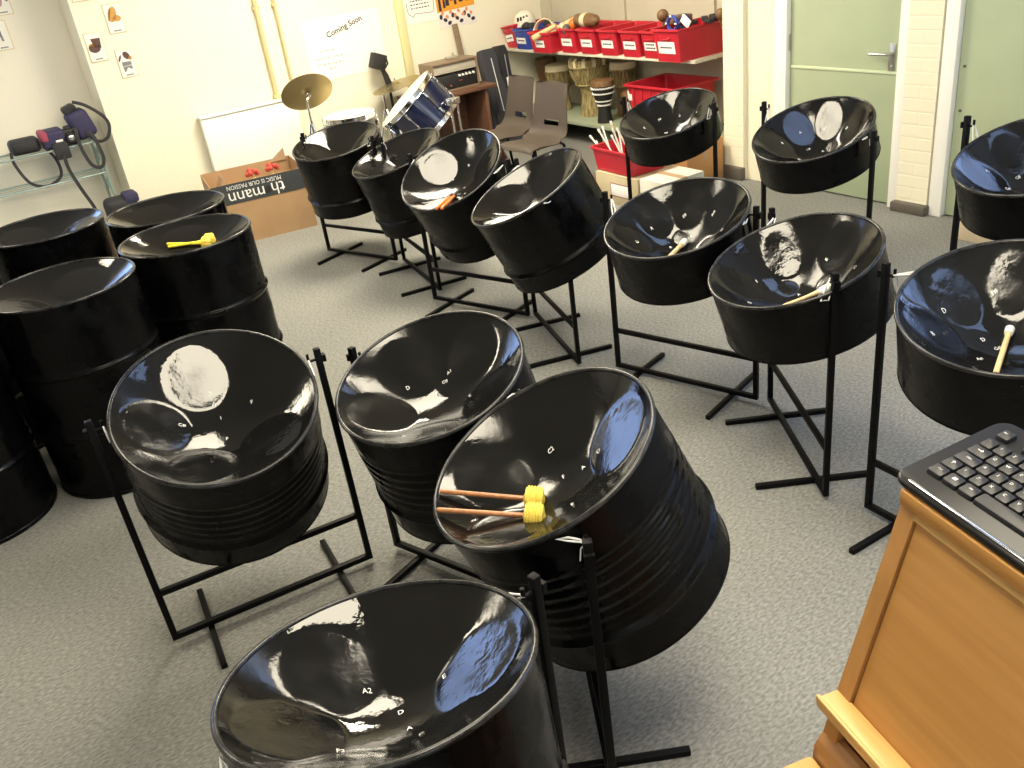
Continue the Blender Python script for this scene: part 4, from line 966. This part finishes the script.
for s_, wd, x, z in (('th', .100, .478, H_-.098), ('mann', .262, .245, H_-.105), ('MUSIC IS OUR PASSION', .40, .315, H_-.030)):
    me = text_mesh(s_, .1); xs = [v.co.x for v in me.vertices]; k_ = wd/(max(xs)-min(xs)); ky = k_*(1.0 if len(s_) < 6 else 1.15)
    mb.add_mesh(me, lambda p, x=x, z=z, k_=k_, ky=ky: Vector((x - p.x*k_, -.0028, z - p.y*ky)))
build('lettering', mb, M_PRINT, cb, angle=180)
mb = MB(); mb.prism(ell(.404, H_-.10, .026, .028, 0, 24), 0, .001, lambda x, z, d: Vector((x, -.0024-d, z))); build('hand_hole', mb, M_BLACK, cb)
mb = MB()
mb.box((.075, .13, H_-.04), (.005, .19, .17), rot=Matrix.Rotation(.45, 3, 'Y') , bev=.001)
build('flap', mb, M_CARD, cb); mb = MB()
mb.prism([(.53, H_-.02), (.67, H_-.02), (.665, H_+.07)], 0, .005, lambda x, z, d: Vector((x, D_-.02+d, z)))
build('flap', mb, M_CARDIN, cb)
for i, (x, y) in enumerate(((.36, .30), (.52, .34))):
    q = thing('pompom_shaker', ('left' if i == 0 else 'right') + ' dark red tufted shaker lying in the cardboard box', 'shaker', BXO + bxv*x + bxi*y + Vector((0,0,H_-.06)), BXA, 'red tufted shakers in the box')
    for j in range(6):
        a = j*1.05; mb = MB(); mb.ball((.03*math.cos(a)*1.2, .03*math.sin(a), .03+.012*(j % 3)), .022, 10, (1,.8,.9)); build('tuft', mb, M_PINK, q)
    mb = MB(); mb.cyl((0,0,.02), (.03*(1-2*i), -.02, -.10), .012, seg=10); build('handle', mb, M_STICKL, q)
mb = MB(); mb.box((0,0,0), (W_-.06, D_-.06, .02), bev=.004); tag(build('packing_sheet', mb, M_CARDIN, None, BXO + bxv*W_/2 + bxi*D_/2 + Vector((0,0,.27)), BXA), 'cardboard packing sheet lying inside the open box', 'packing')

# ------------------------------------------------------------------ metal rack with bags in the recess
rk = thing('metal_rack', 'pale grey-green metal rack with rails in the recess at the upper left', 'rack', bw(-4.46, 0, 0), A_B)
RL, RD = 1.28, .30
for x in (-RL/2, RL/2):
    for y in (0, RD):
        mb = MB(); mb.cyl((x, y, 0), (x, y, .785), .011, seg=12); build('post', mb, M_GLASSY, rk)
    mb = MB()
    zs = [.10, .32, .54, .78]
    for a, b in zip(zs[:-1], zs[1:]): mb.tube([(x, 0, a), (x, RD, b)], .006, 6); mb.tube([(x, RD, a), (x, 0, b)], .006, 6)
    build('cross_brace', mb, M_GLASSY, rk)
for z in (.10, .54, .78):
    mb = MB()
    for y in (0, RD): mb.cyl((-RL/2, y, z), (RL/2, y, z), .007, seg=8)
    for i in range(1, 4): mb.cyl((-RL/2, RD*i/4, z), (RL/2, RD*i/4, z), .0028, seg=6)
    for x in (-RL/2, RL/2): mb.cyl((x, 0, z), (x, RD, z), .006, seg=8)
    build('shelf_rail', mb, M_GLASSY, rk)
def rkp(s, off, z): return bw(s, off, z)
def strap(mb, pts, w=.022, t=.003):
    """flat webbing following pts, wide along local y"""
    P = [Vector(p) for p in pts]; rings = []
    for i, p in enumerate(P):
        d = (P[min(i+1, len(P)-1)] - P[max(i-1, 0)]).normalized(); v = d.cross(Vector((0,1,0))).normalized(); n = Vector((0,1,0))
        rings.append([p - v*w/2 - n*t/2, p + v*w/2 - n*t/2, p + v*w/2 + n*t/2, p - v*w/2 + n*t/2])
    mb.ring_skin(rings, True, True, True)
def spline(pts, n=6):
    P = [Vector(p) for p in pts]; out = []
    for i in range(len(P)-1):
        a, b, c, d = P[max(i-1,0)], P[i], P[i+1], P[min(i+2,len(P)-1)]
        for k_ in range(n):
            t = k_/n; out.append(.5*((2*b)+(c-a)*t+(2*a-5*b+4*c-d)*t*t+(3*b-a-3*c+d)*t**3))
    return out + [P[-1]]
TZ = .790
b1 = thing('camera_case', 'black rounded case with a hanging strap, leftmost on the metal rack', 'case', rkp(-4.305, -.12, TZ), A_B)
mb = MB(); mb.box((0,0,.055), (.215,.16,.11), bev=.035, seg=4); build('case_body', mb, M_CLOTH, b1)
mb = MB(); mb.box((0,-.082,.05), (.16,.012,.06), bev=.005); build('pocket', mb, M_BLACK, b1)
mb = MB(); strap(mb, spline([(-.11,-.085,.04), (-.115,-.10,-.05), (-.06,-.11,-.20), (.05,-.11,-.25), (.16,-.11,-.20), (.17,-.11,-.08), (.12,-.09,.03)])); build('strap', mb, M_CLOTH, b1)
b2 = thing('camera_case', 'navy and burgundy case with a white tag, second on the metal rack', 'case', rkp(-4.10, -.12, TZ), A_B)
mb = MB(); mb.box((0,0,.065), (.17,.24,.13), bev=.025, seg=3); build('case_body', mb, M_NAVY, b2)
mb = MB(); mb.box((-.062,-.01,.095), (.055,.235,.078), bev=.02, seg=3); build('burgundy_panel', mb, M_BURG, b2)
mb = MB(); mb.box((.03,-.1215,.05), (.05,.004,.02), bev=.001); build('white_tag', mb, M_LABEL, b2)
mb = MB(); mb.box((.02,-.148,-.02), (.11,.030,.12), bev=.012); mb.box((.02,-.135,.035), (.10,.05,.018), bev=.005); build('end_flap', mb, M_CLOTH, b2)
mb = MB(); strap(mb, spline([(.02,-.168,-.04), (.02,-.168,-.16), (.055,-.168,-.32), (.10,-.168,-.48), (.12,-.168,-.62)]), .026); build('strap', mb, M_CLOTH, b2)
b3 = thing('camera', 'black camera with a pale lens glint on the metal rack between two cases', 'camera', rkp(-3.985, -.05, TZ), A_B)
mb = MB(); mb.box((0,0,.06), (.11,.08,.12), bev=.012); mb.box((0,.0,.125), (.05,.05,.03), bev=.008); build('camera_body', mb, M_BLACK, b3)
mb = MB(); mb.cyl((.0,-.04,.06), (.0,-.09,.06), .038, .034, 24); ln = build('lens', mb, M_BLACK, b3)
mb = MB(); mb.ball((0,-.088,.06), .022, 14, (1,.35,1)); build('glass', mb, M_CHROME, ln)
b4 = thing('shoulder_bag', 'dark navy bag with looping straps at the right end of the metal rack', 'bag', rkp(-3.875, -.10, TZ+.022), A_B)
mb = MB(); mb.box((0,0,.105), (.16,.20,.21), rot=Matrix.Rotation(-.25,3,'Y'), bev=.04, seg=4); build('bag_body', mb, M_NAVY, b4)
mb = MB(); mb.box((-.045,.02,.22), (.10,.15,.06), rot=Matrix.Rotation(-.3,3,'Y'), bev=.02, seg=3); build('flap', mb, M_CLOTH, b4)
mb = MB(); strap(mb, spline([(-.02,-.10,.28), (.06,-.11,.24), (.15,-.12,.15), (.18,-.12,.07), (.14,-.12,-.02), (.06,-.11,-.03), (.0,-.11,.06)]), .024); strap(mb, spline([(-.06,-.11,.10), (-.07,-.13,-.04), (-.04,-.14,-.18), (.02,-.14,-.22), (.06,-.14,-.16), (.05,-.13,-.02), (.03,-.11,.05)]), .026); build('strap', mb, M_CLOTH, b4)
b5 = thing('shoulder_bag', 'dark bag standing on the floor at the right end of the metal rack', 'bag', rkp(-3.80, .135, .004), A_B)
mb = MB(); mb.box((-.02,0,.18), (.24,.20,.36), bev=.05, seg=4); build('bag_body', mb, M_CLOTH, b5)
mb = MB(); mb.box((.06,-.03,.345), (.11,.15,.08), bev=.02); build('flap', mb, M_NAVY, b5)
# ------------------------------------------------------------------ upright piano with a computer keyboard on its lid
PAZ = math.radians(-74.5)
PO = Vector((.477, .910, 0))
pn = thing('upright_piano', 'honey oak upright piano with a sloping front panel and narrow ledge', 'piano', PO, PAZ)
PL_ = 1.42; ZT = 1.203
mb = MB(); mb.box((PL_/2, .108, ZT-.012), (PL_, .226, .024), bev=.003); build('lid', mb, M_OAK, pn)
sl = .087/.319                                   # lean of the front panel
def fp(z): return -(ZT-.02-z)*sl
# side ends: from the floor, following the lean of the front panel
for x0, x1 in ((0, .026), (PL_-.026, PL_)):
    poly = [(.0, ZT-.024), (fp(.87), .87), (fp(.80)-.0, .80), (-.10, .74), (-.10, .02), (.205, .02), (.205, ZT-.024)]
    mb = MB(); mb.prism(poly, x0, x1, lambda y, z, d: Vector((d, y, z))); build('side_end', mb, M_OAKV, pn)
z0, z1 = .862, ZT-.030
mb = MB(); poly = [(fp(z0)+.006, z0), (fp(z1)+.006, z1), (fp(z1)+.022, z1), (fp(z0)+.022, z0)]
mb.prism(poly, .028, PL_-.028, lambda y, z, d: Vector((d, y, z))); build('music_panel', mb, M_OAK, pn)
mb = MB(); poly = [(fp(z1)-.001, z1-.004), (fp(ZT-.025), ZT-.025), (.02, ZT-.025), (fp(z1)+.018, z1-.004)]
mb.prism(poly, .026, PL_-.026, lambda y, z, d: Vector((d, y, z))); build('top_rail', mb, M_OAKL, pn)
mb = MB(); mb.box((PL_/2, fp(.872)-.013, .872), (PL_+.004, .040, .016), bev=.004); mb.box((PL_/2, fp(.872)-.030, .881), (PL_+.004, .007, .010), bev=.003); build('music_ledge', mb, M_OAKL, pn)
mb = MB(); mb.box((PL_/2, .192, .60), (PL_-.056, .02, 1.1)); build('back_board', mb, M_OAK, pn)
# closed key lid with a rounded nose, key bed and cheeks
poly = [(-.09,.812), (-.098,.810), (-.108,.800), (-.117,.785), (-.119,.770), (-.119,.700), (-.09,.700)]
mb = MB(); mb.prism(poly, .0, PL_, lambda y, z, d: Vector((d, y, z))); build('key_lid', mb, wood_mat('mid_brown_oak', (.30,.14,.045), (.42,.21,.075), .35, (2,30,30), .3), pn, angle=30)
mb = MB(); mb.box((PL_/2, -.21, .715), (PL_+.004, .18, .10), bev=.008); build('key_bed', mb, M_OAKL, pn)
mb = MB(); mb.box((PL_/2, -.0, .36), (PL_-.056, .02, .56), bev=.003); build('lower_panel', mb, M_OAK, pn)
for x in (.04, PL_-.04):
    mb = MB(); mb.box((x, -.26, .332), (.06, .06, .61), bev=.006); mb.box((x, -.20, .013), (.07, .22, .026), bev=.005); build('leg', mb, M_OAKV, pn)
# keyboard
KO = PO + Matrix.Rotation(PAZ, 3, 'Z') @ Vector((-.020, -.003, ZT+.0))
kb = thing('computer_keyboard', 'black computer keyboard with white key legends lying on the piano lid', 'keyboard', KO, PAZ)
KW, KD = .476, .178
def rrect(w, d, r, n=6):
    pts = []
    for cx, cy, a0 in ((w/2-r, d/2-r, 0), (-w/2+r, d/2-r, PI/2), (-w/2+r, -d/2+r, PI), (w/2-r, -d/2+r, 1.5*PI)):
        for i in range(n+1): a = a0+PI/2*i/n; pts.append((cx+r*math.cos(a), cy+r*math.sin(a)))
    return pts
cx, cyy = KW/2, KD/2
def kz(y): return .011 + (y/KD)*.026                # the case rises to the back
mb = MB(); rings = []
for k_, dz in ((.965, -.99), (1.0, -.6), (1.0, -.25), (.985, 0.)):
    rings.append([Vector((cx+x*(1-(1-k_)*.4), cyy+y*k_, (kz(cyy+y)*(1+dz)) if dz < -.9 else kz(cyy+y)*(1+dz*.8))) for x, y in rrect(KW, KD, .020)])
mb.ring_skin(rings, True, True, True); build('keyboard_case', mb, M_KBODY, kb, angle=50)
mb = MB(); mb.box((cx, .0065, .0135), (KW-.05, .005, .0025), bev=.001); build('highlight_strip', mb, M_CHROME, kb)  # chrome strip stands in for the white highlight along the front edge
mb = MB()
for x in (.06, KW-.06): mb.box((x, .17, .0005), (.03,.02,.0008))
PITCH = .0203
rows = [
 (0, [('Ctrl',1.25),('win',1.25),('Alt',1.25),('',6.25),('Alt',1.25),('win',1.25),('',1.25),('Ctrl',1.25)]),
 (1, [('shift',1.25),('\\',1),('Z',1),('X',1),('C',1),('V',1),('B',1),('N',1),('M',1),(',',1),('.',1),('/',1),('shift',2.75)]),
 (2, [('Caps',1.75),('A',1),('S',1),('D',1),('F',1),('G',1),('H',1),('J',1),('K',1),('L',1),(';',1),("'",1),('#',1),('enter',1.25)]),
 (3, [('tab',1.5),('Q',1),('W',1),('E',1),('R',1),('T',1),('Y',1),('U',1),('I',1),('O',1),('P',1),('[',1),(']',1),('',1.5)]),
 (4, [('`',1),('1',1),('2',1),('3',1),('4',1),('5',1),('6',1),('7',1),('8',1),('9',1),('0',1),('-',1),('=',1),('del',2)]),
 (5.35, [('Esc',1),(None,1),('F1',1),('F2',1),('F3',1),('F4',1),(None,.5),('F5',1),('F6',1),('F7',1),('F8',1),(None,.5),('F9',1),('F10',1),('F11',1),('F12',1)])]
x00, y00 = .024, .042
def legend(mb, s, x, y, z, slope):
    if s == 'win':
        for dx in (-1, 1):
            for dy in (-1, 1): mb.box((x+dx*.0016, y+dy*.0016, z+.0002), (.0026,.0026,.0004))
        return
    if s in ('shift', 'tab', 'enter', 'del'):
        f = {'shift':(0,1),'tab':(1,0),'enter':(-1,0),'del':(-1,0)}[s]
        mb.tube([(x-f[0]*.004, y-f[1]*.003, z+.0003), (x+f[0]*.004, y+f[1]*.003, z+.0003)], .0006, 5)
        for q in (-1, 1): mb.tube([(x+f[0]*.004, y+f[1]*.003, z+.0003), (x+f[0]*.0015+q*f[1]*.0022, y+f[1]*.0008+q*f[0]*.0022, z+.0003)], .0006, 5)
        return
    if s:
        me = text_mesh(s, .0062 if len(s) == 1 else .0042); mb.add_mesh(me, lambda p: Vector((x+p.x, y+p.y, z+.0004+p.y*slope)))
for r_, keys in rows:
    x = x00; y = y00 + r_*PITCH*.98
    for s, w in keys:
        if s is not None:
            W = w*PITCH-.0022; zc = kz(y)
            mb = MB(); rings = []
            for k_, dz in ((1.0, -.002), (1.0, .002), (.90, .0058), (.84, .0062)):
                rings.append([Vector((x+W/2+px*(1-(1-k_)*(.018/W)), y+py*k_+.0006*(1-k_)*10, kz(y+py)+dz)) for px, py in rrect(W, .018, .0022, 2)])
            mb.ring_skin(rings, True, True, True)
            if s:
                mb.m(1); legend(mb, s, x+W/2-(.0 if w > 1 else .0025), y+.002, kz(y)+.0064, .05); mb.m(0)
            build('key', mb, [M_KEY, M_LEGEND], kb, angle=40)
        x += w*PITCH
# arrow and number pads to the right
for gx, cols, r0, n in ((x00+15.35*PITCH, 3, 4, 1), (x00+15.35*PITCH, 3, 3, 1), (x00+15.35*PITCH, 3, 0, 1), (x00+18.6*PITCH, 4, 0, 5)):
    for rr_ in range(n):
        for c_ in range(cols):
            X = gx + c_*PITCH; 
            if X + PITCH > KW-.004: continue
            y = y00+(r0+rr_)*PITCH*.98; W = PITCH-.0022; mb = MB(); rings = []
            for k_, dz in ((1.0, -.002), (1.0, .002), (.90, .0058), (.84, .0062)): rings.append([Vector((X+W/2+px*k_, y+py*k_, kz(y+py)+dz)) for px, py in rrect(W, .018, .0022, 2)])
            mb.ring_skin(rings, True, True, True); build('key', mb, M_KEY, kb, angle=40)
# ------------------------------------------------------------------ light, world, camera
w = bpy.data.worlds.new('World'); SC.world = w; w.use_nodes = True
w.node_tree.nodes['Background'].inputs['Color'].default_value = (.75,.85,1,1); w.node_tree.nodes['Background'].inputs['Strength'].default_value = .6
cam = bpy.data.cameras.new('camera'); co = bpy.data.objects.new('camera', cam); COL.objects.link(co)
cam.sensor_width = 36; cam.sensor_fit = 'HORIZONTAL'; cam.lens = 885/1024*36; cam.clip_start = .02
pt, rl = 0.4835028812886687, -0.1438260421100972
fw = Vector((0, math.cos(pt), -math.sin(pt))); rt = Vector((1,0,0)); up = Vector((0, math.sin(pt), math.cos(pt)))
r_ = rt*math.cos(rl) + up*math.sin(rl); u_ = -rt*math.sin(rl) + up*math.cos(rl)
M = Matrix((r_, u_, -fw)).transposed().to_4x4(); M.translation = Vector((0,0,1.90977))
co.matrix_world = M; SC.camera = co
SC.view_settings.view_transform = 'Standard'; SC.view_settings.look = 'None'; SC.view_settings.gamma = 1; SC.view_settings.exposure = 0.6
SC.view_settings.use_curve_mapping = False
